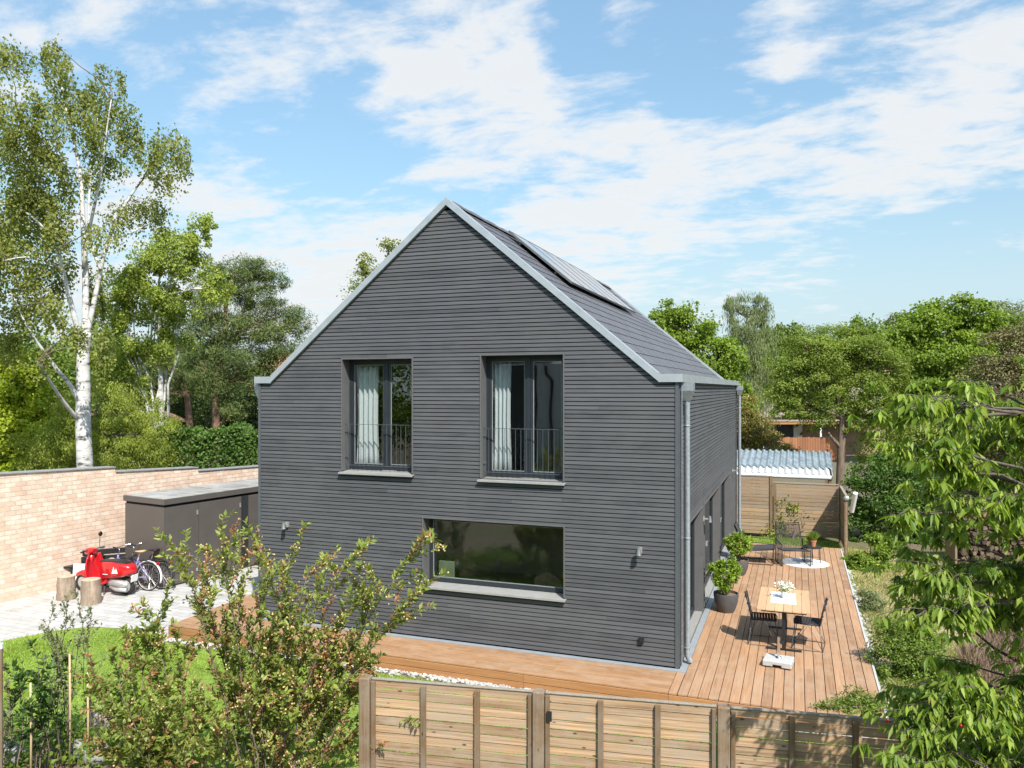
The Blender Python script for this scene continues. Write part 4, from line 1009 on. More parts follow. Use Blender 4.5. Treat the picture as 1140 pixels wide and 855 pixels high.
# red-brown board fence in front of it
of_a = at(868, 486, 52); of_b = at(942, 486, 52); of_a.z = of_b.z = 0; d = of_b - of_a
of = thing("garden_fence", "red-brown vertical board fence in front of the bungalow", "fence", of_a, math.atan2(d.y, d.x)); m_ = MB(); r = random.Random(4); n = 26
for i in range(n): w_ = d.length / n; m_.box(i * w_, i * w_ + w_ - .015, r.uniform(-.01, 0), .03, .1, 1.66 + r.uniform(-.03, .03))
m_.build("board_panel", M['orange_fence'], of)
for z in (.4, 1.3): m_ = MB(); m_.box(0, d.length, .031, .07, z, z + .1); m_.build("rail", M['orange_fence'], of)
rh, L = bungalow("red_roofed_house", "house with red tiled roof glimpsed through the pine behind the birch", 96, 172, 52, 4.6, 8.0, 'render_wall', 'roof_red', .6, 7.0)
m_ = MB(); m_.box(1.2, 2.2, .44, .5, 2.9, 4.1); m_.build("window", M['anthracite'], rh)
rh, L = bungalow("red_roofed_house", "house with red roof glimpsed beside the left eave of the dark house", 275, 350, 50, 4.9, 7.4, 'white_wall', 'roof_red', .6, 7.0)
m_ = MB(); m_.box(1.2, 2.2, .44, .5, 3.1, 4.3); m_.build("window", M['anthracite'], rh)
# house across the street, behind the camera: it is what the right upper window mirrors
nh = thing("neighbour_house", "pale rendered house with downpipe mirrored in the right upper window", "house", (-9.9, -22.5, 0))
m_ = MB(); m_.box(-2.2, 6.5, -8, 0, 0, 6.2); m_.build("wall", M['white_wall'], nh)
m_ = MB(); m_.prism([(-2.8, 6.0), (2.15, 10.2), (7.1, 6.0), (7.1, 6.2), (2.15, 10.4), (-2.8, 6.2)], 'y', -8.3, .4); m_.build("roof", M['roof_brown'], nh)
m_ = MB(); m_.tube([(.2, .12, 6.1), (.2, .1, 5.7), (.5, .1, 5.3), (.5, .1, 0)], .07, 8); m_.build("downpipe", M['black'], nh)
for q_ in ((-2.1, -.3, 0, 6.1), (1.2, 5.5, 0, 2.5), (2.2, 3.6, 3.4, 5.1)):
    m_ = MB(); m_.box(q_[0], q_[1], .002, .04, q_[2], q_[3]); m_.build("window", M['anthracite'], nh)

# ------------------------------------------------------------------ terrace furniture
# dining table
tb = thing("dining_table", "slatted teak garden table on black legs on the sunny terrace", "table", (1.62, 2.25, DK))
m_ = MB(); n = 6
for i in range(n): w_ = .90 / n; m_.box(-.45 + i * w_, -.45 + (i + 1) * w_ - .006, -.8, .8, .715, .74)
m_.build("tabletop", M['teak'], tb, bevel=.003)
m_ = MB(); m_.box(-.38, .38, -.7, -.66, .67, .714); m_.box(-.38, .38, .66, .7, .67, .714); m_.box(-.02, .02, -.661, .661, .671, .713); m_.build("table_frame", M['black'], tb)
for sx, sy in ((0, -1), (0, 1)):
    m_ = MB(); m_.box(-.03, .03, sy * .66 - .03, sy * .66 + .03, .02, .67); m_.box(-.3, .3, sy * .66 - .03, sy * .66 + .03, .0, .025); m_.build("leg", M['black'], tb)
m_ = MB(); n = 8
m_.box(-.22, .22, -.4, .4, .0, .004); o = m_.build("table_runner", M['linen']); o.location = (1.60, 2.32, DK + .742); o.rotation_euler = (0, 0, .03); tag(o, "white linen runner across the teak table", "table runner")
vz = thing("flower_vase", "small pale pot with white flowers on the white table runner", "vase", (1.63, 2.3, DK + .748))
m_ = MB(); m_.lathe([(.001, 0), (.05, 0), (.065, .05), (.068, .11), (.06, .13), (.05, .13), (.05, .11), (.001, .11)], (0, 0, 0), 20); m_.build("pot", M['white'], vz, smooth=True, auto=40)
g = np.random.default_rng(8); P = g.normal(size=(90, 3)) * [.06, .06, .04] + [0, 0, .17]; leaf_mesh("flower_leaves", P, g.normal(size=(90, 3)) + [0, 0, .4], g.normal(size=(90, 3)), .05, .025, M['l_pot'], vz)
P = g.normal(size=(160, 3)) * [.07, .07, .03] + [0, 0, .24]; leaf_mesh("blossoms", P, g.normal(size=(160, 3)) + [0, 0, .8], g.normal(size=(160, 3)), .04, .035, M['petal'], vz)
# wire chairs (local: faces +x)
def wire_chair(label, loc, rz):
    c = thing("garden_chair", label, "chair", loc, rz, "wire legged chairs at the teak table")
    m_ = MB(); m_.tube([(-.22, -.22, .45), (.22, -.22, .46), (.24, 0, .46), (.22, .22, .46), (-.22, .22, .45), (-.22, -.22, .45)], .011, 8); m_.build("seat_frame", M['black'], c, smooth=True)
    m_ = MB()
    for i in range(9): x = -.2 + i * .05; m_.bar((x, -.22, .452), (x, .22, .452), .042, .03)
    m_.build("seat", M['rope'], c)
    m_ = MB()
    for i in range(9):
        y = -.2 + i * .05; m_.bar((-.2, y, .47), (-.29 - .03 * (1 - (y / .2) ** 2), y, .84), .042, .01, (1, 0, .2))
    for z, x in ((.56, -.235), (.68, -.268), (.8, -.298)): m_.tube([(x + .02, -.22, z), (x - .018, 0, z), (x + .02, .22, z)], .010, 6)
    m_.build("backrest", M['rope'], c)
    m_ = MB(); m_.tube([(-.21, -.22, .45), (-.29, -.23, .85), (-.33, 0, .88), (-.29, .23, .85), (-.21, .22, .45)], .011, 8); m_.build("back_frame", M['black'], c, smooth=True)
    for s in (-1, 1):
        y = s * .22; yo = s * .27
        m_ = MB(); m_.tube([(.2, y, .45), (.26, yo, .012), (.0, yo + s * .02, .01), (-.27, yo, .012), (-.2, y, .45)], .0075, 6); m_.tube([(.26, yo, .012), (-.02, y, .44), (-.27, yo, .012)], .0065, 6); m_.build("leg", M['wire'], c, smooth=True)
    for x in (.26, -.27):
        m_ = MB(); m_.tube([(x, -.27, .012), (x, .27, .012)], .0065, 6); m_.build("stretcher", M['wire'], c)
    return c
wc = wire_chair("left black wire chair at the teak table, its back to the house", (1.26, 1.98, DK), .06)
dup(wc, (2.03, 1.98, DK), PI - .1, "right black wire chair at the teak table, its back to the garden")
# parasol foot
pb = thing("parasol_base", "pale concrete parasol foot with steel tube in front of the table", "parasol base", (1.55, .78, DK), -.12)
m_ = MB(); m_.add([(-.23, -.2, .02), (-.07, -.2, .02), (-.07, -.2, .055), (.07, -.2, .055), (.07, -.2, .02), (.23, -.2, .02), (.23, -.2, .115), (-.23, -.2, .115), (-.23, .2, .02), (-.07, .2, .02), (-.07, .2, .055), (.07, .2, .055), (.07, .2, .02), (.23, .2, .02), (.23, .2, .115), (-.23, .2, .115)],
                 [(0, 1, 2, 3, 4, 5, 6, 7), (8, 15, 14, 13, 12, 11, 10, 9)] + [(i, (i + 1) % 8, 8 + (i + 1) % 8, 8 + i) for i in range(8)]); m_.build("slab", M['concrete'], pb, bevel=.012)
for x in (-.19, .19):
    for y in (-.12, .12): m_ = MB(); m_.box(x - .03, x + .03, y - .03, y + .03, 0, .02); m_.build("foot", M['rubber'], pb)
m_ = MB(); m_.tube([(0, .02, .115), (0, .02, .47)], .024, 14); m_.lathe([(.05, .115), (.045, .13), (.03, .14)], (0, .02, 0), 16); m_.build("tube", M['chrome'], pb, smooth=True, auto=40)
m_ = MB(); m_.tube([(.024, .02, .38), (.06, .02, .38)], .008, 8); m_.lathe([(.001, .055), (.025, .06), (.025, .075), (.001, .08)], (0, .02, .38), 12, axis='x'); m_.build("knob", M['black'], pb)

# potted shrubs
def potted(label, loc, r, h, cr, ch_, seed):
    p_ = thing("potted_shrub", label, "potted plant", loc, 0, "potted shrubs by the terrace doors"); cr *= .78; ch_ *= .92
    m_ = MB(); m_.lathe([(.001, 0), (r * .62, 0), (r * .72, h * .12), (r * .92, h * .5), (r, h * .85), (r * 1.0, h), (r * .93, h), (r * .9, h * .86)], (0, 0, 0), 36, cap=False); m_.build("pot", M['planter'], p_, smooth=True, auto=45)
    m_ = MB(); m_.lathe([(.001, h * .885), (r * .9, h * .87)], (0, 0, 0), 24, cap=False); m_.build("soil", M['potsoil'], p_)
    rr = random.Random(seed); g = np.random.default_rng(seed); m_ = MB(); tips = []
    for i in range(16):
        a = rr.uniform(0, 2 * PI); q = rr.uniform(.3, 1); e = Vector((math.cos(a) * cr * q, math.sin(a) * cr * q, h + ch_ * (1 - .45 * q * q) * rr.uniform(.75, 1)))
        pts = bend((rr.uniform(-.04, .04), rr.uniform(-.04, .04), h * .8), e, 4, .05, .03, rr); m_.tube(pts, [.011, .009, .007, .005, .003], 5); tips += pts[2:]
    m_.build("stems", M['twig'], p_)
    n = 2300; bl = [(0, 0, h + ch_ * .66, cr * .84, cr * .84, ch_ * .40)]
    P, out, cs, ci = crown(g, bl, n, 40, .2, .6)
    nr = unit(out * .6 + [0, 0, .6] + g.normal(size=(n, 3)) * .4); d = unit(out + g.normal(size=(n, 3)) * .7 + [0, 0, -.1]); leaf_mesh("foliage", P, d, nr, .075 * (.6 + .8 * g.random(n)), .034, M['l_pot'], p_)
    return p_
potted("nearer glossy green shrub in a round dark pot beside the terrace door", (.45, 3.72, DK), .255, .39, .37, .64, 31)
potted("farther glossy green shrub in a round dark pot near the lounge chairs", (.46, 7.15, DK), .255, .38, .39, .64, 32)

# lounge corner
m_ = MB(); m_.lathe([(.001, .012), (.6, .012), (.605, .006), (.6, 0), (.001, 0)], (0, 0, 0), 48); o = m_.build("round_rug", M['rug']); o.location = (2.04, 9.05, DK + .002); tag(o, "round pale rug on the terrace under the small side table", "rug")
def lounge(label, loc, rz, solid):
    c = thing("lounge_chair", label, "lounge chair", loc, rz, "lounge chairs at the end of the terrace")
    # faces +x
    m_ = MB()
    if solid:
        m_.add([(-.3, -.33, .33), (.36, -.33, .40), (.36, .33, .40), (-.3, .33, .33), (-.3, -.33, .37), (.36, -.33, .44), (.36, .33, .44), (-.3, .33, .37)], [(0, 3, 2, 1), (4, 5, 6, 7), (0, 1, 5, 4), (1, 2, 6, 5), (2, 3, 7, 6), (3, 0, 4, 7)])
    else:
        for i in range(24): x = -.3 + i * .0285; z = .36 + (x + .3) * .1; m_.tube([(x, -.33, z), (x, .33, z)], .008, 5)
        for j in range(8): y = -.3 + j * .085; m_.tube([(-.3, y, .365), (.36, y, .43)], .005, 5)
    m_.build("seat", M['fabric' if solid else 'rope'], c)
    m_ = MB()
    if solid:
        m_.add([(-.3, -.33, .35), (-.3, .33, .35), (-.62, .3, .98), (-.62, -.3, .98), (-.335, -.33, .34), (-.335, .33, .34), (-.655, .3, .97), (-.655, -.3, .97)], [(0, 1, 2, 3), (7, 6, 5, 4), (0, 4, 5, 1), (1, 5, 6, 2), (2, 6, 7, 3), (3, 7, 4, 0)])
    else:
        for i in range(26): t_ = i / 25; m_.tube([(-.3 - .32 * t_, -.33 + .03 * t_, .37 + .62 * t_), (-.3 - .32 * t_, .33 - .03 * t_, .37 + .62 * t_)], .006, 5)
        for j in range(10): y = -.3 + j * .067; m_.tube([(-.3, y, .37), (-.62, y * .92, .98)], .0045, 5)
    m_.build("backrest", M['fabric' if solid else 'rope'], c)
    m_ = MB(); m_.tube([(.37, -.34, .42), (-.3, -.34, .35), (-.63, -.31, 1.0), (-.63, .31, 1.0), (-.3, .34, .35), (.37, .34, .42), (.37, -.34, .42)], .013, 8); m_.build("chair_frame", M['black'], c, smooth=True)
    for s in (-1, 1):
        m_ = MB(); m_.tube([(.34, s * .36, .012), (.36, s * .36, .56), (-.44, s * .36, .60), (-.40, s * .36, .012), (.34, s * .36, .012)], .012, 8); m_.build("leg", M['black'], c, smooth=True)
        if not solid:
            m_ = MB()
            for i in range(12): x = -.38 + i * .064; m_.tube([(x, s * .36, .03), (x, s * .36, .56)], .004, 5)
            m_.build("side_weave", M['rope'], c)
    return c
lounge("charcoal fabric lounge chair with its back to the house", (.90, 8.8, DK), .02, True)
lounge("open weave black lounge chair facing the camera beside the side table", (1.74, 8.85, DK), -PI / 2 + .25, False)
st = thing("side_table", "small round black side table standing on the pale rug", "side table", (2.22, 9.0, DK + .014))
m_ = MB(); m_.lathe([(.001, .43), (.24, .43), (.25, .44), (.25, .455), (.24, .46), (.001, .46)], (0, 0, 0), 32); m_.build("tabletop", M['black'], st, smooth=True, auto=40)
for k in range(3): a = 2 * PI * k / 3 + .5; m_ = MB(); m_.tube([(.21 * math.cos(a), .21 * math.sin(a), .43), (.23 * math.cos(a), .23 * math.sin(a), 0)], .012, 8); m_.build("leg", M['black'], st)
m_ = MB(); m_.torus((0, 0, .14), .2, .006, 'z', 24, 6); m_.build("ring", M['black'], st)
gp = thing("potted_grass", "grassy herb in a terracotta pot on the black side table", "potted plant", (2.24, 8.98, DK + .476))
m_ = MB(); m_.lathe([(.001, 0), (.06, 0), (.085, .14), (.092, .14), (.092, .165), (.08, .165), (.075, .14), (.001, .14)], (0, 0, 0), 22); m_.build("pot", M['terracotta'], gp, smooth=True, auto=40)
g = np.random.default_rng(3); leaf_mesh("foliage", np.c_[g.normal(size=(220, 2)) * .03, np.full(220, .14)], np.c_[g.normal(size=(220, 2)) * .45, np.ones(220)], g.normal(size=(220, 3)), .28, .012, M['l_shrub'], gp)

# firewood stack in the right garden
fw = thing("firewood_stack", "dark stack of split firewood under a shelf behind the cherry tree", "firewood", at(1112, 600, 21.5)); fw.location.z = 0; fw.location.x += .6; fw.rotation_euler = (0, 0, TH)
r = random.Random(2); m_ = MB()
for i in range(24):
    for j in range(11): R_ = r.uniform(.05, .085); x_ = -1.7 + (i + .5 * (j % 2)) * .145 + r.uniform(-.035, .035); z_ = .12 + j * .135 + r.uniform(-.03, .03); m_.tube([(x_, r.uniform(-.08, .08), z_), (x_ + r.uniform(-.03, .03), .4, z_)], R_, r.choice((4, 5, 6, 7)))
m_.build("logs", mat("dark_firewood", (.12, .085, .055), .9, var=.4, scale=9, island=.45), fw)
m_ = MB(); m_.box(-1.9, 1.9, -.15, .6, 1.72, 1.78); m_.box(-1.9, -1.84, 0, .5, 0, 1.72); m_.box(1.84, 1.9, 0, .5, 0, 1.72); m_.bar((-1.2, -.1, 1.45), (.2, -.12, 1.75), .06, .1); m_.build("rack", M['post'], fw)
# bollard lamp in the bed
bl = thing("bollard_lamp", "short grey cylindrical garden lamp among the shrub leaves", "garden lamp", (-5.15, -4.35, 0))
m_ = MB(); m_.tube([(0, 0, 0), (0, 0, .5)], .045, 14); m_.build("post", M['trim'], bl, smooth=True, auto=40); m_ = MB(); m_.tube([(0, 0, .5), (0, 0, .62)], .05, 14); m_.build("lamp_head", M['galv'], bl, smooth=True, auto=40)
# ------------------------------------------------------------------ vegetation
def g0(px, dep): p = at(px, YH, dep); return (p.x, p.y, 0)

# --- silver birch behind the brick wall
BD = 23.5
def bp(px, py, dd=0): return at(px, py, BD + dd)
bt = thing("birch_tree", "tall white trunked birch with loose drooping crown behind the brick wall", "tree", (at(95, 521, BD).x, at(95, 521, BD).y, 0))
bo = bt.location.copy(); m_ = MB()
mm = BD / FPX
def limb(pts, r0, r1, dd=(0, 0), n=10, lk=.72):
    k = len(pts); P = [bp(x, y, dd[0] + (dd[1] - dd[0]) * i / (k - 1)) for i, (x, y) in enumerate(pts)]
    # round the polyline
    Q = []
    for i in range(k - 1):
        for j in range(3): Q.append(P[i].lerp(P[i + 1], j / 3))
    Q.append(P[-1])
    for _ in range(2): Q = [Q[0]] + [(Q[i - 1] + Q[i] * 2 + Q[i + 1]) / 4 for i in range(1, len(Q) - 1)] + [Q[-1]]
    kk = len(Q); m_.tube(Q, [(r0 + (r1 - r0) * i / (kk - 1)) * mm * lk for i in range(kk)], n)
    return Q
Lm = []
bz = 433 + 4.92 / mm
Lm.append(limb([(95, bz), (95, 521), (92, 470), (93, 430), (92, 400), (95, 370)], 10, 6.5, lk=.92))
Lm.append(limb([(94, 385), (96, 330), (94, 285), (92, 240), (90, 190), (78, 140), (68, 95), (62, 55)], 5.5, .8, (0, .8)))
Lm.append(limb([(92, 388), (82, 350), (72, 310), (62, 270), (50, 225), (38, 180), (28, 140)], 4.5, .7, (0, -1.2)))
Lm.append(limb([(95, 380), (104, 340), (112, 300), (120, 265), (140, 225), (158, 200), (180, 175), (203, 150)], 4.2, .7, (0, .5)))
Lm.append(limb([(92, 455), (80, 430), (62, 410), (48, 390), (30, 365), (15, 330)], 4, .8, (0, -1.5)))
Lm.append(limb([(90, 470), (72, 450), (56, 425), (42, 402)], 3.5, 1.2, (0, -2)))
Lm.append(limb([(93, 300), (100, 250), (112, 200), (118, 150), (124, 110)], 3, .6, (0, -.6)))
Lm.append(limb([(112, 300), (100, 270), (98, 225), (104, 170), (110, 120)], 2.6, .5, (0, 1)))
Lm.append(limb([(120, 268), (140, 262), (165, 250), (185, 235)], 2, .5, (.2, 1)))
Lm.append(limb([(70, 300), (50, 290), (28, 285), (5, 290)], 2, .5, (-.8, -2)))
Lm.append(limb([(60, 265), (35, 240), (10, 225), (-20, 230)], 2, .5, (-.9, -2)))
Lm.append(limb([(50, 225), (30, 190), (5, 150), (-10, 90)], 2, .5, (-1, .5)))
m_.build("trunk", M['birch_bark'], bt, smooth=True, off=bo)
BB = [(60, 62, 14, 20), (72, 85, 14, 14), (66, 110, 12, 14), (55, 45, 8, 8), (90, 105, 22, 18), (120, 90, 20, 16), (128, 118, 20, 18), (112, 135, 16, 14), (88, 130, 14, 14), (100, 158, 18, 16), (138, 150, 18, 16), (125, 175, 18, 14),
      (190, 155, 20, 18), (205, 165, 10, 18), (172, 170, 14, 14), (182, 190, 14, 10), (150, 225, 24, 12), (175, 232, 16, 9), (128, 235, 16, 14), (100, 200, 14, 14), (115, 255, 16, 12),
      (5, 65, 20, 22), (28, 60, 10, 12), (10, 110, 24, 20), (40, 120, 16, 18), (20, 150, 30, 24), (52, 158, 20, 22), (15, 200, 34, 30), (50, 205, 24, 28), (72, 190, 10, 18), (20, 245, 36, 30), (58, 250, 20, 26), (10, 290, 30, 30), (45, 300, 26, 26), (70, 290, 12, 20), (25, 340, 30, 22), (60, 340, 16, 16), (12, 380, 20, 16), (105, 320, 12, 30), (85, 370, 10, 14), (-25, 160, 30, 60), (-25, 260, 30, 60), (48, 395, 14, 8), (112, 380, 12, 20)]
rng = np.random.default_rng(77)
bl = []
for x, y, rx, ry in BB:
    c = bp(x, y, rng.normal() * 1.1 + (-.8 if x < 70 and y > 100 else 0)); bl.append((c.x, c.y, c.z, rx * mm, rx * mm * .9, ry * mm))
n = 43000; P, outv, cs, ci = crown(rng, bl, n, 12, .3, .25)
# hanging strands: stretch the leaves of every clump downwards
P[:, 2] -= np.abs(rng.normal(size=n)) * .34
d = unit(rng.normal(size=(n, 3)) * .6 + [0, 0, -.8]); nr = unit(outv * .6 + [0.25, -.3, .35] + rng.normal(size=(n, 3)) * .6)
L = .088 * (.6 + .8 * rng.random(n)); leaf_mesh("crown", P, d, nr, L, L * .75, M['l_birch'], bt, off=bo)
m_ = MB(); allq = [q for l in Lm for q in l[3:]]
for i, b in enumerate(bl):
    c = Vector(b[:3]); q = min(allq, key=lambda v: (v - c).length + max(0, v.z - c.z) * 2)
    pth = bend(q, c, 4, .08, .05); m_.tube(pth, [.022, .017, .012, .009, .005], 5)
    for k in np.where(ci == i)[0][:5]:
        e = Vector(cs[k]); m_.tube(bend(pth[3], e, 3, .08, .06) + [e + Vector((0, 0, -.35))], [.008, .006, .005, .004, .003], 4)
m_.build("twigs", M['twig'], bt, off=bo)

def T(*a, **k):
    a = list(a); a[5] = int(a[5] * 2.7); a[8] = a[8] * .62
    k['spread'] = k.get('spread', .34) * 1.08
    return tree(*a, **k)
# --- left background, beyond the wall
T("birch_tree", "light green young birch standing between the white trunked birch and the pine", "tree", g0(182, 28), px_blobs([(205, 262, 26, 18), (228, 255, 10, 16), (180, 290, 32, 22), (150, 305, 26, 20), (215, 295, 20, 22), (165, 335, 36, 24), (130, 335, 24, 24), (200, 340, 28, 22), (140, 375, 30, 22), (185, 385, 26, 22), (115, 410, 20, 26), (150, 420, 22, 16), (240, 320, 14, 18)], 28), 15000, M['l_birch2'], M['birch_bark'], .15, .7, 11, .14, droop=.35, sub=12, spread=.3, hollow=.3)
T("pine_tree", "broad dark green pine with reddish trunk left of the dark house", "tree", g0(240, 34), px_blobs([(262, 300, 26, 15), (290, 305, 22, 14), (245, 318, 30, 17), (305, 318, 14, 11), (280, 330, 24, 13), (235, 345, 28, 18), (315, 352, 24, 14), (285, 358, 30, 17), (332, 366, 10, 11), (305, 378, 30, 17), (250, 370, 28, 17), (215, 372, 20, 17), (270, 395, 34, 20), (310, 398, 20, 13), (225, 405, 22, 17), (285, 418, 22, 14), (245, 432, 20, 17), (258, 455, 16, 13)], 34), 24000, M['l_pine'], M['bark_pine'], .26, .16, 12, .2, sub=16, spread=.3, hollow=.35, limbs=4, up=.2,
  trunk_pts=[Vector(g0(240, 34)) + Vector((0, 0, -.1)), at(240, 480, 34), at(241, 430, 34), at(250, 380, 34), at(252, 330, 34), at(262, 300, 34)])
T("pine_tree", "dull olive pine with bent orange stem behind the weeping shrub", "tree", g0(205, 37), px_blobs([(140, 395, 30, 17), (165, 405, 24, 17), (135, 420, 30, 20), (160, 438, 30, 23), (125, 440, 22, 17), (195, 405, 20, 17), (150, 455, 24, 14), (205, 425, 14, 14)], 37), 9000, M['l_pine'], M['bark_pine'], .28, .17, 13, .2, sub=14, spread=.3, hollow=.35, limbs=4, up=.2,
  trunk_pts=[Vector(g0(212, 37)), at(211, 470, 37), at(208, 440, 37), at(195, 415, 37), at(165, 405, 37)])
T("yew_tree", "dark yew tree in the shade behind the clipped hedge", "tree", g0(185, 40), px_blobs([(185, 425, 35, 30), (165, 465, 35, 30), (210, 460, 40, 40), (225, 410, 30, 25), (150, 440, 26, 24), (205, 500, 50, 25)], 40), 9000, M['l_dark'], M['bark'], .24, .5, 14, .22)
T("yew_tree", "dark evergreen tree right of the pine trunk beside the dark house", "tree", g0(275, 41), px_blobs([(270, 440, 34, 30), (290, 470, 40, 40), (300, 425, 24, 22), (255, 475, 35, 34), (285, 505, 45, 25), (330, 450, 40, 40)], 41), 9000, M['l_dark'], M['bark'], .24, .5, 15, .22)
T("weeping_shrub", "yellow-green weeping shrub domed over the brick wall beside the birch trunk", "shrub", g0(125, 26), px_blobs([(118, 452, 34, 20), (150, 462, 34, 22), (170, 485, 26, 22), (125, 485, 40, 26), (88, 470, 30, 24), (75, 500, 36, 26), (150, 505, 40, 22), (115, 515, 50, 22), (180, 508, 16, 20), (45, 505, 30, 24), (75, 450, 18, 14)], 26), 17000, M['l_weep'], M['twig'], .13, .36, 16, .12, droop=.55, sub=18, spread=.24, hollow=.6, limbs=4)
T("maple_tree", "bright golden green maple at the left edge behind the brick wall", "tree", g0(12, 27.5), px_blobs([(20, 408, 24, 14), (30, 425, 22, 14), (0, 435, 30, 18), (38, 452, 22, 14), (10, 465, 26, 18), (50, 478, 20, 14), (0, 500, 34, 20), (40, 505, 30, 16), (-25, 440, 30, 40), (20, 530, 30, 15)], 27.5), 11000, M['l_maple'], M['bark'], .19, .85, 17, .15, sub=20, spread=.26, hollow=.65, up=.8)
# clipped hedge
hg = thing("hedge", "clipped dark green hedge rising behind the brick wall next to the house", "hedge", g0(235, 28))
rng = np.random.default_rng(4); n = 16000; a = at(172, 433, 27.0); b = at(345, 433, 29.5); dirv = np.array([b.x - a.x, b.y - a.y]); nn = np.array([FX, FY])
u = rng.random(n); dpt = np.abs(rng.normal(size=n)) * .35; topz = 3.42 + .12 * np.sin(u * 17) + .1 * np.sin(u * 41); z = topz * np.where(rng.random(n) < .35, 1 - rng.random(n) * .06, rng.random(n) ** .7)
dpt = np.where(z > topz * .93, rng.random(n) * 1.4, dpt); xy = np.array([a.x, a.y]) + u[:, None] * dirv + dpt[:, None] * nn
leaf_mesh("foliage", np.c_[xy, z], unit(rng.normal(size=(n, 3))), unit(np.c_[-nn[0] + rng.normal(size=n) * .6, -nn[1] + rng.normal(size=n) * .6, .5 + rng.normal(size=n) * .5]), .11 * (.6 + .8 * rng.random(n)), .075, M['l_hedge'], hg, off=g0(235, 28))
m_ = MB()
for k in range(14): q = np.array([a.x, a.y]) + (k + .5) / 14 * dirv + nn * .6; m_.tube([(q[0], q[1], 0), (q[0] + .1, q[1], 1.6), (q[0], q[1] + .1, 3.1)], [.05, .04, .015], 6)
m_.build("stems", M['bark'], hg, off=g0(235, 28))
# trees behind everything on the left, and one whose tip shows over the roof
FL_ = "trees closing the view behind the left gardens"
for i, (px, dep, top, w_, col, lab) in enumerate(((25, 46, 372, 60, 'l_mid', "broad green tree at the far left behind the golden maple"), (95, 55, 405, 60, 'l_far', "green tree showing low between the birch trunk and the red roof"), (150, 48, 388, 50, 'l_mid', "green tree behind the dull olive pine"), (225, 56, 380, 60, 'l_far', "pale green tree far behind the pine trunk"), (300, 56, 392, 60, 'l_mid', "green tree far behind the pine at the left eave of the house"))):
    T("broadleaf_tree", lab, "tree", g0(px, dep), px_blobs([(px, top + 22, w_ * .5, 22), (px - w_ * .45, top + 40, w_ * .45, 26), (px + w_ * .45, top + 38, w_ * .45, 26), (px, top + 60, w_ * .6, 30), (px - w_ * .5, top + 80, w_ * .5, 30), (px + w_ * .5, top + 80, w_ * .5, 30)], dep), 5200, M[col], M['bark'], .34, .7, 100 + i, .22, group=FL_, sub=16)
T("broadleaf_tree", "tree behind the house whose top twigs show above the left roof slope", "tree", g0(432, 36), px_blobs([(433, 276, 12, 10), (412, 295, 14, 10), (402, 303, 8, 8), (440, 300, 30, 18), (430, 330, 40, 24), (460, 340, 40, 30)], 36), 3800, M['l_birch'], M['bark_grey'], .17, .75, 60, .16, sub=10, spread=.3, hollow=.3)

# --- right background
T("broadleaf_tree", "bright green bushy tree rising behind the right eave of the house", "tree", g0(775, 46), px_blobs([(755, 350, 18, 14), (735, 362, 14, 12), (770, 365, 26, 16), (795, 375, 18, 14), (750, 385, 26, 18), (785, 395, 26, 18), (812, 400, 16, 20), (770, 420, 34, 22), (800, 430, 26, 24), (720, 390, 20, 24), (815, 450, 20, 26)], 46), 12000, M['l_bright'], M['bark'], .26, .75, 21, .24, sub=16, spread=.27, hollow=.5)
T("weeping_birch", "tall pale weeping birch with hanging strands right of the house roof", "tree", g0(834, 54), px_blobs([(832, 337, 16, 9), (848, 342, 9, 12), (815, 345, 9, 12), (832, 360, 22, 18), (826, 390, 18, 28), (842, 400, 18, 30), (835, 435, 24, 34), (815, 420, 10, 20)], 54), 9000, M['l_pale'], M['bark_grey'], .36, .2, 22, .2, droop=.85, sub=22, spread=.3, hollow=.6)
T("robinia_tree", "spreading light green robinia with dark bare trunk behind the side fence", "tree", g0(937, 29), px_blobs([(930, 378, 34, 14), (895, 390, 30, 16), (960, 388, 30, 16), (925, 400, 44, 18), (880, 412, 26, 18), (975, 408, 28, 18), (905, 428, 36, 18), (950, 428, 36, 18), (985, 430, 22, 16), (875, 437, 20, 14), (925, 450, 34, 14), (960, 455, 26, 14), (895, 455, 20, 10), (1000, 412, 14, 16), (872, 458, 12, 9), (910, 470, 16, 8), (985, 462, 20, 12), (945, 472, 14, 8)], 29), 26000, M['l_robinia'], M['bark'], .14, .5, 23, .19, sub=20, spread=.22, hollow=.6, limbs=4, up=.7,
  trunk_pts=[Vector(g0(934, 29)), at(935, 560, 29), at(936, 500, 29), at(938, 465, 29), at(930, 430, 29), at(928, 400, 29)])
T("broadleaf_tree", "large fresh green tree on the right skyline above the brown roof", "tree", g0(1050, 48), px_blobs([(1060, 343, 24, 12), (1030, 355, 24, 14), (1085, 352, 22, 14), (1050, 370, 40, 18), (1095, 375, 28, 18), (1015, 378, 26, 16), (1040, 398, 44, 20), (1085, 405, 40, 20), (1005, 405, 24, 18), (1040, 425, 50, 18), (1115, 395, 20, 20), (990, 392, 16, 14), (1065, 440, 60, 20)], 48), 20000, M['l_bright'], M['bark'], .29, .75, 24, .3, sub=18, spread=.25, hollow=.55)
T("smoke_bush", "dull brownish green dense shrub tree at the right edge", "tree", g0(1135, 24), px_blobs([(1140, 375, 20, 16), (1120, 395, 26, 20), (1155, 400, 30, 30), (1105, 425, 28, 24), (1135, 440, 36, 30), (1160, 460, 36, 40), (1100, 460, 24, 24), (1125, 485, 36, 30)], 24), 14000, M['l_olive'], M['bark'], .11, .7, 25, .14, sub=22, spread=.22, hollow=.7)
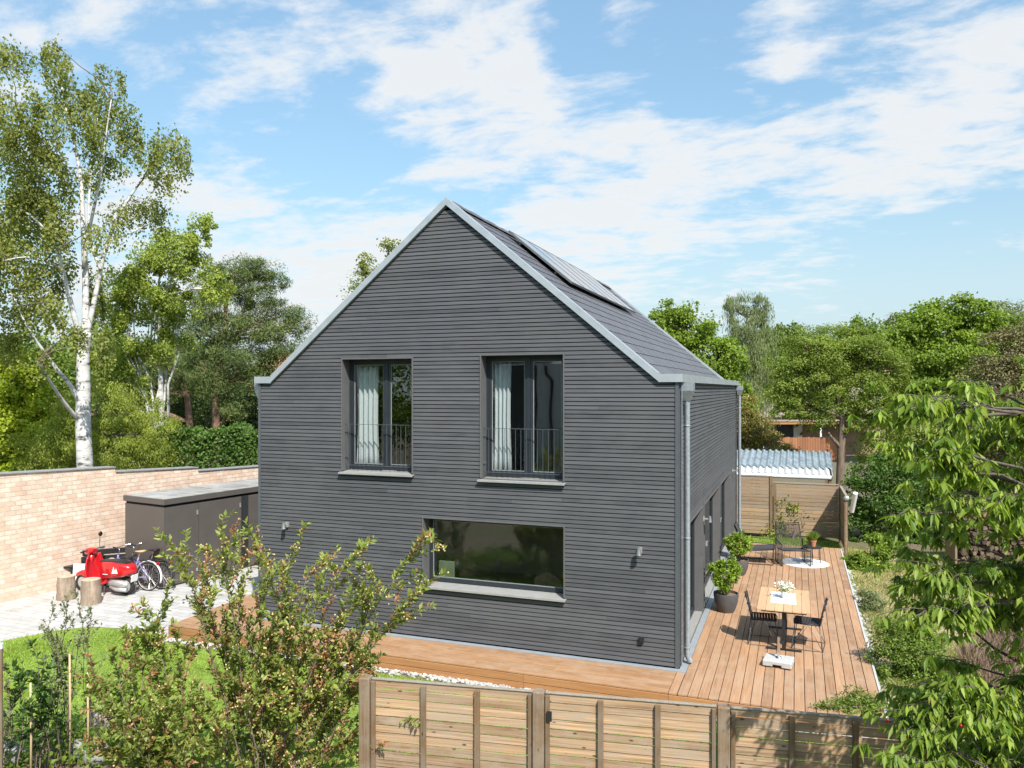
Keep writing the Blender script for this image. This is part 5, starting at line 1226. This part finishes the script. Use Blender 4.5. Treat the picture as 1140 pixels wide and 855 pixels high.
T("rambling_rose", "yellowish brown rambling rose bush with pale blossoms behind the shelter roof", "shrub", g0(843, 33), px_blobs([(824, 455, 14, 14), (838, 474, 16, 12), (832, 484, 20, 16), (856, 490, 14, 9), (845, 500, 26, 14), (872, 501, 12, 6), (815, 470, 20, 26)], 33), 7000, M['l_rose'], M['twig'], .13, .6, 26, .1, sub=20, spread=.25, hollow=.6)
FR_ = "tree row closing the view behind the right gardens"
for i, (px, dep, top, w_, col, lab) in enumerate(((872, 72, 362, 36, 'l_far', "far green tree just right of the weeping birch"), (905, 80, 362, 46, 'l_far', "far green tree peeping over the robinia crown"), (850, 62, 392, 40, 'l_mid', "darker far tree low behind the weeping birch"), (960, 74, 356, 46, 'l_mid', "darker far tree between the robinia and the large fresh green tree"), (1000, 66, 362, 40, 'l_far', "far tree left of the large fresh green tree"), (905, 60, 395, 46, 'l_mid', "far tree behind the robinia crown, above the bungalow roof"), (1110, 70, 350, 50, 'l_mid', "far tree right of the large fresh green tree"), (720, 70, 378, 50, 'l_far', "far tree mostly hidden by the right roof slope"), (1150, 58, 380, 50, 'l_far', "far tree at the right edge behind the brownish shrub tree"))):
    T("broadleaf_tree", lab, "tree", g0(px, dep), px_blobs([(px, top + 14, w_ * .42, 14), (px - w_ * .45, top + 30, w_ * .45, 20), (px + w_ * .45, top + 28, w_ * .45, 20), (px, top + 45, w_ * .6, 26), (px - w_ * .5, top + 62, w_ * .5, 26), (px + w_ * .5, top + 62, w_ * .5, 26)], dep), 4600, M[col], M['bark'], .42, .7, 200 + i, .26, group=FR_, sub=16)
T("broadleaf_tree", "airy pale treetop on the right skyline", "tree", g0(1112, 86), px_blobs([(1110, 342, 20, 8), (1130, 348, 18, 10), (1095, 350, 16, 8), (1118, 362, 30, 12), (1120, 390, 30, 26)], 86), 2600, M['l_pale'], M['bark_grey'], .4, .6, 251, .25, sub=12, spread=.3)
T("broadleaf_tree", "small airy pale treetop above the tree row left of the large tree", "tree", g0(1003, 90), px_blobs([(1008, 354, 14, 6), (996, 358, 10, 6), (1005, 372, 20, 14)], 90), 1200, M['l_pale'], M['bark_grey'], .4, .6, 252, .25, sub=10, spread=.3)
# far band behind both gardens, one mass of woodland
rng = np.random.default_rng(66); n = 26000; ang_ = np.radians(rng.uniform(-44, 44, n)); R_ = rng.uniform(120, 150, n); hz_ = 9 + 3 * np.sin(ang_ * 23) + 2 * np.sin(ang_ * 61 + 1); zz_ = hz_ * rng.random(n) ** .55
dx = np.sin(ang_) * R_; dy = np.cos(ang_) * R_; Pw = np.c_[CAM[0] + dx * RX + dy * FX, CAM[1] + dx * RY + dy * FY, zz_ + .3]
o = leaf_mesh("far_woodland", Pw, rng.normal(size=(n, 3)), unit(np.c_[-dx * RX - dy * FX, -dx * RY - dy * FY, np.full(n, 60.)] / 100 + rng.normal(size=(n, 3)) * .4), 1.5, 1.1, M['l_far']); tag(o, "far belt of woodland on the horizon", "woodland", kind='stuff')

# --- right garden near the terrace
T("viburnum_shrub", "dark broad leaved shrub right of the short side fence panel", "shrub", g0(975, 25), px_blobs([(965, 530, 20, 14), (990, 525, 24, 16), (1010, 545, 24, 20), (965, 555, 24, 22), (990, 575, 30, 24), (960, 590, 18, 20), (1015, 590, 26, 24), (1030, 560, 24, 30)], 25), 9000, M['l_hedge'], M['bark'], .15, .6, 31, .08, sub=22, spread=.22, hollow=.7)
T("garden_shrub", "pale green loose shrub under the robinia behind the viburnum", "shrub", g0(1000, 31), px_blobs([(985, 475, 28, 14), (1010, 490, 30, 16), (975, 500, 22, 14), (1040, 480, 30, 18), (1030, 510, 36, 18), (1000, 520, 30, 14)], 31), 8500, M['l_robinia'], M['bark'], .13, .6, 32, .1, sub=20, spread=.24)
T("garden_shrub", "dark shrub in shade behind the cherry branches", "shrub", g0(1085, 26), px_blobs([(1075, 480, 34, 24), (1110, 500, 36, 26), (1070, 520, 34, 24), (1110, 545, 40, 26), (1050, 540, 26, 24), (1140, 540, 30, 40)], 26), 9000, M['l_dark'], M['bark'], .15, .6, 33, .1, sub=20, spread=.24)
T("leafy_plant", "low bright leafy plant beside the terrace edge near the side fence", "plant", g0(965, 21), px_blobs([(955, 628, 14, 10), (975, 618, 16, 12), (985, 640, 16, 9), (960, 645, 12, 7), (985, 605, 14, 12)], 21), 3000, M['l_bright'], M['twig'], .13, .7, 34, .03, sub=16, spread=.26)
T("leafy_plant", "grey-green bushy herb at the middle of the terrace edge", "plant", g0(968, 17), px_blobs([(965, 665, 10, 8), (975, 672, 11, 8), (962, 675, 9, 6)], 17), 1500, M['l_pale'], M['twig'], .08, .3, 35, .02, sub=14, spread=.28)
T("garden_shrub", "round light green shrub between the terrace corner and the cherry", "shrub", g0(1010, 13), px_blobs([(1000, 705, 20, 14), (1022, 700, 20, 14), (1012, 725, 28, 18), (990, 735, 20, 16), (1030, 735, 24, 18), (1008, 755, 32, 18), (985, 765, 20, 14), (1035, 765, 28, 20)], 13), 7500, M['l_shrub'], M['twig'], .07, .6, 36, .05, sub=22, spread=.24, hollow=.6)
T("garden_shrub", "low leafy shrub growing between the fence and the terrace corner", "shrub", g0(948, 11.2), px_blobs([(930, 788, 18, 9), (955, 782, 20, 11), (980, 790, 22, 12), (945, 805, 26, 14), (985, 815, 30, 18), (1010, 800, 24, 16), (920, 800, 12, 8)], 11.2), 4200, M['l_shrub'], M['twig'], .07, .45, 37, .04, sub=18, spread=.26)
T("young_tree", "slender young shrub with pale leaves in front of the terrace end fence", "shrub", (1.65, 13.3, 0), px_blobs([(880, 560, 12, 9), (868, 575, 10, 10), (892, 575, 14, 12), (905, 568, 10, 9), (878, 592, 16, 10), (900, 595, 12, 9), (862, 595, 10, 8), (885, 605, 18, 8), (912, 585, 8, 8)], 25.5), 3000, M['l_bush'], M['twig'], .13, .5, 38, .04, sub=10, spread=.4, hollow=.3)
HEATH = [(5.2, -2), (12, -2), (12, 7), (6.0, 7), (4.6, 3)]
blades("heath_plants", HEATH, 52000, .22, .02, M['heath'], 41, "purple brown heath covering the ground behind the cherry tree", .4)
DRYG = [(3.2, 0), (5.4, -1), (5.6, 5), (8, 8), (6, 12.5), (3.3, 12.5)]
blades("dry_grass", DRYG, 22000, .13, .012, M['grass_dry'], 42, "dry yellow grass between the terrace and the heath", .7)
blades("weeds", [(3.15, -3), (8, -3), (8, 13), (3.15, 13)], 9000, .12, .03, M['l_shrub'], 43, "scattered green weeds in the right garden", 1.2)

# --- cherry tree: long drooping leaves in tufts at the twig ends
CD = 6.4
ch_base = g0(1235, 6.6); cht = thing("cherry_tree", "cherry tree with long drooping glossy leaves reaching in from the right", "tree", ch_base)
CB = [(980, 458, 24, 9), (1015, 450, 28, 12), (1055, 448, 30, 14), (1085, 432, 20, 12), (1110, 455, 34, 20), (1135, 480, 26, 26), (1085, 485, 34, 20), (1050, 490, 22, 14), (1060, 520, 30, 18), (1000, 498, 22, 12), (1010, 690, 18, 10), (1010, 800, 24, 14), (1005, 855, 26, 14), (1055, 735, 24, 8), (1035, 548, 24, 18), (1000, 575, 18, 14), (1004, 645, 14, 12), (1030, 830, 24, 16), (1005, 770, 20, 10), (1100, 530, 34, 18), (1135, 530, 26, 26), (1065, 560, 30, 14), (1115, 560, 30, 16), (1040, 590, 30, 14), (1010, 612, 16, 10), (1040, 645, 30, 18), (1075, 635, 34, 18), (1115, 635, 34, 18), (1010, 665, 22, 16), (1060, 680, 24, 18), (1100, 670, 34, 18), (1140, 660, 26, 24), (1030, 765, 24, 12), (1060, 770, 34, 20), (1100, 790, 36, 20), (1135, 780, 26, 26), (1045, 800, 34, 18), (1080, 825, 40, 20), (1125, 830, 34, 26), (1040, 845, 26, 20), (1085, 860, 44, 20), (1180, 470, 40, 50), (1190, 600, 50, 70), (1190, 760, 50, 80), (1060, 895, 60, 30), (1130, 900, 50, 30)]
rng = np.random.default_rng(91); rr = random.Random(91)
trunk_p = [Vector(ch_base), at(1225, 900, 6.6), at(1215, 780, 6.6), at(1205, 660, 6.5), at(1200, 560, 6.4), at(1190, 470, 6.4)]
m_ = MB(); m_.tube([trunk_p[0] + Vector((0, 0, -.1))] + trunk_p[1:], [.13, .11, .1, .085, .065, .04], 12)
LP, LD, LN = [], [], []; chp = []
for i, (x, y, rx, ry) in enumerate(CB):
    dd = rr.uniform(-.7, .9); c = at(x, y, CD + dd); mmm = (CD + dd) / FPX
    st_ = min(trunk_p, key=lambda v: abs(v.z - (c.z - .35)))
    path = bend(st_, c, 6, .015, .035, rr); m_.tube(path, [.028, .023, .018, .013, .009, .006, .004], 6)
    nt_ = max(5, int(rx * ry / 30))
    for k in range(nt_):
        off = Vector(rng.normal(size=3)) * .62; tip = c + Vector((RX * off.x * rx + FX * off.y * rx * .9, RY * off.x * rx + FY * off.y * rx * .9, off.z * ry)) * mmm
        s_ = path[rr.choice((4, 5, 5, 6))]; tw = bend(s_, tip, 3, .1, .05, rr); m_.tube(tw, [.005, .004, .003, .0025], 4)
        od = (tip - s_); od.z *= .3; od = od.normalized() if od.length > 1e-3 else Vector((1, 0, 0))
        for tip in [tip, tw[2]] + ([tip + Vector(rng.normal(size=3)) * .1] if rr.random() < .5 else []):
         nl = rr.randint(7, 12)
         for q in range(nl):
            a = 2 * PI * q / nl + rr.uniform(-.3, .3); e1 = Vector((math.cos(a), math.sin(a), 0)) * rr.uniform(.5, .9) + od * .35 + Vector((0, 0, -rr.uniform(.45, 1.5)))
            back_ = rr.uniform(0, .1); LP.append(tip - od * back_); LD.append(e1.normalized()); nv = Vector((math.cos(a) * .7, math.sin(a) * .7, .7)) + Vector(rng.normal(size=3)) * .2; LN.append(nv)
        if rr.random() < .1: chp.append(tip + Vector((0, 0, -.07)))
n = len(LP); LP = np.array([tuple(p) for p in LP]); LD = unit(np.array([tuple(p) for p in LD])); LN = unit(np.array([tuple(p) for p in LN]))
L = .122 * (.4 + .9 * rng.random(n))
# each leaf as two segments so that it bows down
h1 = leaf_mesh("crown", LP, LD, LN, L, L * (.2 + .15 * rng.random(n)), M['l_cherry'], cht, fold=.22, off=ch_base)
m_.build("trunk", M['bark_dark'], cht, smooth=True, off=ch_base)
m_ = MB()
for p in chp: m_.blob(p, .012, 1, 8, 6, 0); m_.tube([p, p + Vector((0, 0, .06))], .0012, 3)
if chp: tag(m_.build("cherries", M['cherry'], cht, smooth=True, off=ch_base), kind='stuff')

# --- foreground bush with berries, left
def stem_bush(name, label, cat, base, tips, r0, nleaf_per, lsize, asp, lm, seed, dep, dead=0.0, berries=0, latmax=.58, latn=5.5):
    b = thing(name, label, cat, base); rr = random.Random(seed); rng = np.random.default_rng(seed); m_ = MB(); P, D_, Nn = [], [], []; DP, DD, DN = [], [], []; bp_ = []
    B = Vector(base)
    def twig(a, e, r, lev):
        pts = bend(a, e, 5, .08 if lev == 0 else .05, .035 if lev == 0 else .05, rr); m_.tube(pts, [r * (1 - .14 * i) for i in range(6)], 6 if lev == 0 else 4)
        Ln = (e - a).length
        if lev < 2:
            k = max(2, int(Ln * (latn if lev == 0 else 5)))
            for q in range(k):
                t_ = rr.uniform(.22, 1.0); i = min(4, int(t_ * 5)); s = pts[i].lerp(pts[i + 1], t_ * 5 - i)
                dv = (pts[i + 1] - pts[i]).normalized() + Vector((rr.uniform(-1, 1), rr.uniform(-1, 1), rr.uniform(-.2, .8))) * .95; dv.normalize()
                twig(s, s + dv * min(Ln * rr.uniform(.16, .34), latmax * rr.uniform(.6, 1.1)) * (1 if lev == 0 else .7), r * .4, lev + 1)
        if lev >= 1 or True:
            k = max(3, int(Ln * nleaf_per * (.35 if lev == 0 else 1)))
            isdead = rr.random() < dead and lev >= 1
            for q in range(k):
                t_ = rr.uniform(.35 if lev == 0 else .1, 1.02); i = min(4, int(t_ * 5)); s = pts[i].lerp(pts[i + 1], min(1, t_ * 5 - i))
                ax = (pts[i + 1] - pts[i]).normalized(); v = Vector(rng.normal(size=3)); v = (v - ax * v.dot(ax)).normalized(); dv = (v + ax * .7 + Vector((0, 0, .1))).normalized()
                (DP if isdead else P).append(tuple(s)); (DD if isdead else D_).append(tuple(dv)); (DN if isdead else Nn).append(tuple(Vector((0.1, -.1, 1)) + Vector(rng.normal(size=3)) * .45))
            if berries and lev >= 1 and rr.random() < berries:
                for q in range(rr.randint(3, 8)): bp_.append(pts[rr.randint(2, 5)] + Vector(rng.normal(size=3)) * .03)
    for t_ in tips:
        e = at(t_[0], t_[1], dep + (t_[2] if len(t_) > 2 else rr.uniform(-.6, .6))); s = B + Vector((rr.uniform(-.25, .25), rr.uniform(-.25, .25), 0)) + ((Vector((e.x - B.x, e.y - B.y, 0)) * .15))
        twig(s, e, r0 * rr.uniform(.7, 1.1), 0)
    P = np.array(P); n = len(P); L = lsize * (.55 + .75 * rng.random(n)); leaf_mesh("foliage", P, np.array(D_), np.array(Nn), L, L * asp, lm, b, fold=.25, off=base)
    if DP: n = len(DP); leaf_mesh("withered_leaves", np.array(DP), np.array(DD), np.array(DN), lsize * .8 * (.5 + .7 * rng.random(n)), lsize * .35, M['l_dead'], b, fold=.35, off=base)
    m_.build("stems", M['twig'], b, smooth=True, off=base)
    if bp_:
        m_ = MB()
        for p in bp_: m_.blob(p, .012, 1, 6, 4, 0)
        tag(m_.build("berries", M['berry'], b, smooth=True, off=base), kind='stuff')
    return b, n
bb = at(285, 855, 9.0); BUSH = stem_bush("berry_bush", "large leggy bush with yellow berries and withered leaves in front of the house", "bush", (bb.x, bb.y, 0),
    [(243, 610), (285, 615), (205, 625), (322, 622), (345, 632), (385, 628), (410, 645), (462, 612), (440, 645), (468, 658), (230, 640), (262, 622), (300, 640), (360, 650), (330, 670), (395, 670), (280, 680), (245, 695), (430, 702), (390, 720), (345, 710), (300, 720), (235, 745), (410, 755), (370, 770), (320, 770), (280, 790), (430, 800), (395, 830), (340, 820), (400, 745, -.4), (415, 840, -.6), (255, 815), (300, 835), (365, 845), (230, 790), (325, 800), (290, 765), (350, 745), (265, 760), (385, 790), (275, 845), (310, 745)], .0115, 64, .074, .46, M['l_bush'], 55, 9.0, dead=.2, berries=.22, latmax=.55, latn=5.2)
bb2 = at(190, 870, 8.6); stem_bush("berry_bush", "lower bushy shrub with reddish withered sprays at the bottom left", "bush", (bb2.x, bb2.y, 0),
    [(175, 690), (160, 720), (130, 745), (110, 765), (200, 745), (150, 770), (185, 790), (130, 800), (215, 800), (165, 820), (105, 815), (240, 830), (195, 845), (140, 850), (120, 780), (175, 755), (225, 770), (155, 815), (210, 830), (175, 845), (120, 840), (245, 800)], .010, 80, .074, .48, M['l_bush'], 56, 8.6, dead=.2, berries=.1, latmax=.55, latn=7)
bb3 = at(100, 760, 11.5); stem_bush("garden_shrub", "small mid green shrub on the lawn edge behind the staked saplings", "shrub", (at(115, 433, 11.3).x, at(115, 433, 11.3).y, 0),
    [(100, 760), (115, 750), (135, 745), (152, 752), (120, 765), (145, 768), (130, 778)], .014, 60, .07, .55, M['l_shrub'], 57, 11.3)
# staked saplings
def sapling(label, px, dep, tips, lm, seed, ls=.07, per=60, name="sapling", lat=.16):
    bs = g0(px, dep); b, n = stem_bush(name, label, "sapling", bs, tips, .009, per, ls, .5, lm, seed, dep, latmax=lat)
    return b
sapling("dark leaved sapling nearest the left edge of the photo, leaves in two tiers", 36, 9.6, [(38, 720), (25, 735), (50, 730), (30, 750), (45, 760), (20, 775), (52, 778), (35, 790)], M['l_sapling'], 61, .085, 36)
sapling("second dark leaved sapling beside the sapling at the left edge", 58, 9.9, [(58, 722), (68, 735), (50, 745), (72, 755), (60, 780), (70, 795)], M['l_sapling'], 62, .08, 26)
sapling("airy sapling with sparse small pale leaves above the lawn", 77, 10.2, [(48, 690), (60, 675), (75, 668), (88, 672), (102, 682), (95, 700), (55, 705), (80, 690), (68, 700)], M['l_pale'], 63, .045, 46, lat=.26)
sapling("pale leaved shrub sapling cut by the left photo edge", 6, 9.8, [(8, 745), (-5, 760), (18, 775), (12, 790), (0, 800)], M['l_pale'], 64, .07, 40)
SG = "bamboo stakes beside the saplings"
for px, dep, top, lab in ((77.5, 10.0, 728, "pale bamboo stake under the airy sapling"), (97.5, 9.9, 745, "shorter bamboo stake right of the airy sapling"), (34, 9.4, 760, "bamboo stake in front of the sapling at the left edge")):
    b0 = Vector(g0(px, dep)); tp = at(px, top, dep); m_ = MB(); m_.tube([b0, b0.lerp(tp, .5) + Vector((.01, 0, 0)), tp], .013, 8); tag(m_.build("bamboo_stake", M['tan'], smooth=True), lab, "stake", SG)
b0 = Vector(g0(0, 9.2)); tp = at(0, 722, 9.2); m_ = MB(); m_.tube([b0, tp], .03, 8); o = m_.build("tree_stake", M['post']); tag(o, "dark wooden stake with white cap at the left photo edge", "stake"); m_ = MB(); m_.tube([tp, tp + Vector((0, 0, .06))], .035, 8); m_.build("cap", M['white'], o)
# logs and stones in the bed
for i, (px, py, s, lab) in enumerate(((112, 800, .22, "weathered grey driftwood lump in the bed by the bush"), (90, 832, .17, "pale stone lump between the saplings at the bottom left"), (12, 838, .2, "grey stone at the bottom left corner"), (108, 838, .2, "dark grey stone under the bush at the bottom left"))):
    p = at(px, py, 9.6 if i else 10.2); dep_ = CAM[2] / ((py - YH) / FPX); p = at(px, py, dep_ * .97); m_ = MB(); m_.blob((p.x, p.y, .12), (s, s * .8, s * .75), 5 + i, 12, 8, .2); o = m_.build("garden_stone", M['post_grey' if i == 0 else 'stone'], smooth=True); tag(o, lab, "stone")
# leafy ground cover in the front bed
rng = np.random.default_rng(12); n = 9000
pa = [at(rng.uniform(-60, 440), 433, rng.uniform(7.4, 11.2)) for _ in range(500)]; k = rng.integers(0, 500, n); C0 = np.array([(p.x, p.y, 0) for p in pa])
Pg = C0[k] + np.c_[rng.normal(size=(n, 2)) * .16, np.abs(rng.normal(size=n)) * .16 + .03]
Pg = Pg[~inside(LAWN[:1] + [(-12.7, -2.4), (2.9, -1.3), (2.9, -4.6), (-2.6, -5.2), (-9, -4.8)], Pg[:, 0], Pg[:, 1])]; n = len(Pg)
o = leaf_mesh("ground_cover", Pg, unit(rng.normal(size=(n, 3)) + [0, 0, .3]), unit(rng.normal(size=(n, 3)) * .5 + [0, 0, 1]), .09, .05, M['l_shrub']); tag(o, "leafy ground cover in the front garden bed", "ground cover", kind='stuff')
# dark leaf mass on the ground below the cherry, in front of the fence
n = 9000; pa = [at(rng.uniform(850, 1200), 433, rng.uniform(5.5, 8.2)) for _ in range(300)]; k = rng.integers(0, 300, n); C0 = np.array([(p.x, p.y, 0) for p in pa])
Pg = C0[k] + np.c_[rng.normal(size=(n, 2)) * .18, np.abs(rng.normal(size=n)) * .3 + .03]
o = leaf_mesh("undergrowth", Pg, unit(rng.normal(size=(n, 3)) + [0, 0, .3]), unit(rng.normal(size=(n, 3)) * .5 + [0, 0, 1]), .1, .055, M['l_shrub']); tag(o, "leafy undergrowth beneath the cherry tree in front of the fence", "undergrowth", kind='stuff')
# --- trees across the street, seen only in the window panes
ST_ = "street trees mirrored in the windows"
for i, (x, y, h, lab) in enumerate(((-17.5, -19, 9, "street tree mirrored in the left upper window"), (-22.5, -23, 10, "farther street tree mirrored in the left upper window"), (-3.5, -27, 8, "street tree mirrored in the wide lower window"), (-14.5, -25, 9.5, "street tree beside the pale house across the street"), (3.5, -24, 8, "street tree across the street right of the pale house"))):
    T("street_tree", lab, "tree", (x, y, 0), [(x, y, h * .75, 2.2, 2.2, 2), (x + 1.4, y, h * .55, 1.8, 1.8, 1.8), (x - 1.4, y + .5, h * .55, 1.8, 1.8, 1.8), (x, y - 1, h * .4, 2.2, 2.0, 1.6), (x + .4, y + 1.2, h * .35, 2.0, 1.6, 1.6)], 4200, M['l_mid'], M['bark'], .3, .7, 300 + i, .2, group=ST_)
# ------------------------------------------------------------------ sky and sun
SUN = Vector((.56, -.65, 1.0)).normalized()
elev = math.asin(SUN.z); rot = math.atan2(SUN.x, SUN.y)
w = bpy.data.worlds.new("World"); S.world = w; w.use_nodes = True
t = w.node_tree; t.nodes.clear()
out = t.nodes.new("ShaderNodeOutputWorld")
sky = t.nodes.new("ShaderNodeTexSky"); sky.sky_type = 'NISHITA'; sky.sun_disc = False
sky.sun_elevation = elev; sky.sun_rotation = rot; sky.altitude = 50; sky.air_density = 1.0; sky.dust_density = 0.6; sky.ozone_density = 1.5
bg = t.nodes.new("ShaderNodeBackground"); bg.inputs[1].default_value = SKY_STR
skc = mixc(t, 1.0, sky.outputs[0], SKY_TINT, 'MULTIPLY')
tc0 = t.nodes.new("ShaderNodeTexCoord"); sp0 = t.nodes.new("ShaderNodeSeparateXYZ"); t.links.new(tc0.outputs["Generated"], sp0.inputs[0])
skc = mixc(t, 1.0, skc, ramp(t, sp0.outputs[2], SKY_RAMP), 'MULTIPLY'); t.links.new(skc, bg.inputs[0])
vl = t.nodes.new("ShaderNodeBackground"); vl.inputs[0].default_value = (*VEIL_COL, 1); vl.inputs[1].default_value = 1.0
cl = t.nodes.new("ShaderNodeBackground"); cl.inputs[1].default_value = CLOUD_STR
tc = t.nodes.new("ShaderNodeTexCoord"); D = tc.outputs["Generated"]
sep = t.nodes.new("ShaderNodeSeparateXYZ"); t.links.new(D, sep.inputs[0])
def mth(op, a, b=None, clamp=False):
    n = N(t, "ShaderNodeMath", operation=op, use_clamp=clamp)
    for i, v in enumerate((a, b)):
        if v is None: continue
        if hasattr(v, "links"): t.links.new(v, n.inputs[i])
        else: n.inputs[i].default_value = v
    return n.outputs[0]
zz = mth('ADD', mth('MAXIMUM', sep.outputs[2], 0.0), .16)
cb = t.nodes.new("ShaderNodeCombineXYZ"); t.links.new(mth('DIVIDE', sep.outputs[0], zz), cb.inputs[0]); t.links.new(mth('DIVIDE', sep.outputs[1], zz), cb.inputs[1])
mp = t.nodes.new("ShaderNodeMapping"); mp.inputs["Rotation"].default_value = (0, 0, TH - .5); mp.inputs["Scale"].default_value = (.8, 1.2, 1); mp.inputs["Location"].default_value = (3.1, 1.7, 0); t.links.new(cb.outputs[0], mp.inputs[0])
wn = N(t, "ShaderNodeTexNoise", Scale=2.2, Detail=2.0); t.links.new(mp.outputs[0], wn.inputs["Vector"])
wv = N(t, "ShaderNodeVectorMath", operation='MULTIPLY_ADD'); t.links.new(wn.outputs["Color"], wv.inputs[0]); wv.inputs[1].default_value = (.16, .16, .16); t.links.new(mp.outputs[0], wv.inputs[2])
n1 = N(t, "ShaderNodeTexNoise", Scale=2.6, Detail=9.0, Roughness=.6); t.links.new(wv.outputs[0], n1.inputs["Vector"])
n2 = N(t, "ShaderNodeTexNoise", Scale=9.0, Detail=8.0, Roughness=.62); t.links.new(wv.outputs[0], n2.inputs["Vector"])
dens = mth('ADD', mth('MULTIPLY', n1.outputs[0], .80), mth('MULTIPLY', n2.outputs[0], .62))
nrm = N(t, "ShaderNodeVectorMath", operation='NORMALIZE'); t.links.new(D, nrm.inputs[0])
# (px, py, radius in degrees, amount): banks of cloud and gaps of blue as they lie in this sky
for px, py, rad, amt in SKYBLOBS:
    d = (at(px, py, 100) - Vector(CAM)).normalized()
    dp = N(t, "ShaderNodeVectorMath", operation='DOT_PRODUCT'); t.links.new(nrm.outputs[0], dp.inputs[0]); dp.inputs[1].default_value = d
    mr = N(t, "ShaderNodeMapRange", interpolation_type='SMOOTHSTEP'); mr.inputs["From Min"].default_value = math.cos(math.radians(rad)); mr.inputs["From Max"].default_value = 1.0
    mr.inputs["To Min"].default_value = 0; mr.inputs["To Max"].default_value = amt; t.links.new(dp.outputs["Value"], mr.inputs[0])
    dens = mth('ADD', dens, mr.outputs[0])
cm = N(t, "ShaderNodeMapRange", interpolation_type='SMOOTHSTEP'); cm.inputs["From Min"].default_value = CL_LO; cm.inputs["From Max"].default_value = CL_HI; t.links.new(dens, cm.inputs[0])
cmx = ramp(t, dens, [(.74, CLOUD_COL), (.98, mul(CLOUD_COL, .90)), (1.0, mul(CLOUD_COL, .90))]); t.links.new(cmx, cl.inputs[0])
# thin veil near the horizon
veil = N(t, "ShaderNodeMapRange", interpolation_type='SMOOTHSTEP'); veil.inputs["From Min"].default_value = .27; veil.inputs["From Max"].default_value = .02
veil.inputs["To Min"].default_value = 0; veil.inputs["To Max"].default_value = VEIL; t.links.new(sep.outputs[2], veil.inputs[0])
mask = mth('MULTIPLY', cm.outputs[0], CL_MAX)
mv = t.nodes.new('ShaderNodeMixShader'); t.links.new(veil.outputs[0], mv.inputs[0]); t.links.new(bg.outputs[0], mv.inputs[1]); t.links.new(vl.outputs[0], mv.inputs[2])
ms = t.nodes.new("ShaderNodeMixShader"); t.links.new(mask, ms.inputs[0]); t.links.new(mv.outputs[0], ms.inputs[1]); t.links.new(cl.outputs[0], ms.inputs[2]); t.links.new(ms.outputs[0], out.inputs[0])
sl = bpy.data.lights.new("sun", 'SUN'); so = bpy.data.objects.new("sun", sl); COL.objects.link(so)
sl.energy = SUN_E; sl.angle = math.radians(.53); sl.color = (1.0, .955, .88)
so.location = (12, -14, 30); so.rotation_euler = (-SUN).to_track_quat('-Z', 'Y').to_euler()
vs = S.view_settings; S.display_settings.display_device = 'sRGB'; vs.view_transform = 'Standard'; vs.look = 'None'; vs.exposure = EXPO; vs.gamma = 1.0; vs.use_curve_mapping = False
S.render.engine = 'CYCLES'; c = S.cycles
c.max_bounces = 7; c.diffuse_bounces = 3; c.glossy_bounces = 3; c.transmission_bounces = 4; c.transparent_max_bounces = 12
c.caustics_reflective = False; c.caustics_refractive = False; c.sample_clamp_indirect = 8.0
c.use_denoising = True
try: c.denoiser = 'OPENIMAGEDENOISE'; c.denoising_input_passes = 'RGB_ALBEDO_NORMAL'
except Exception: pass
S.render.film_transparent = False
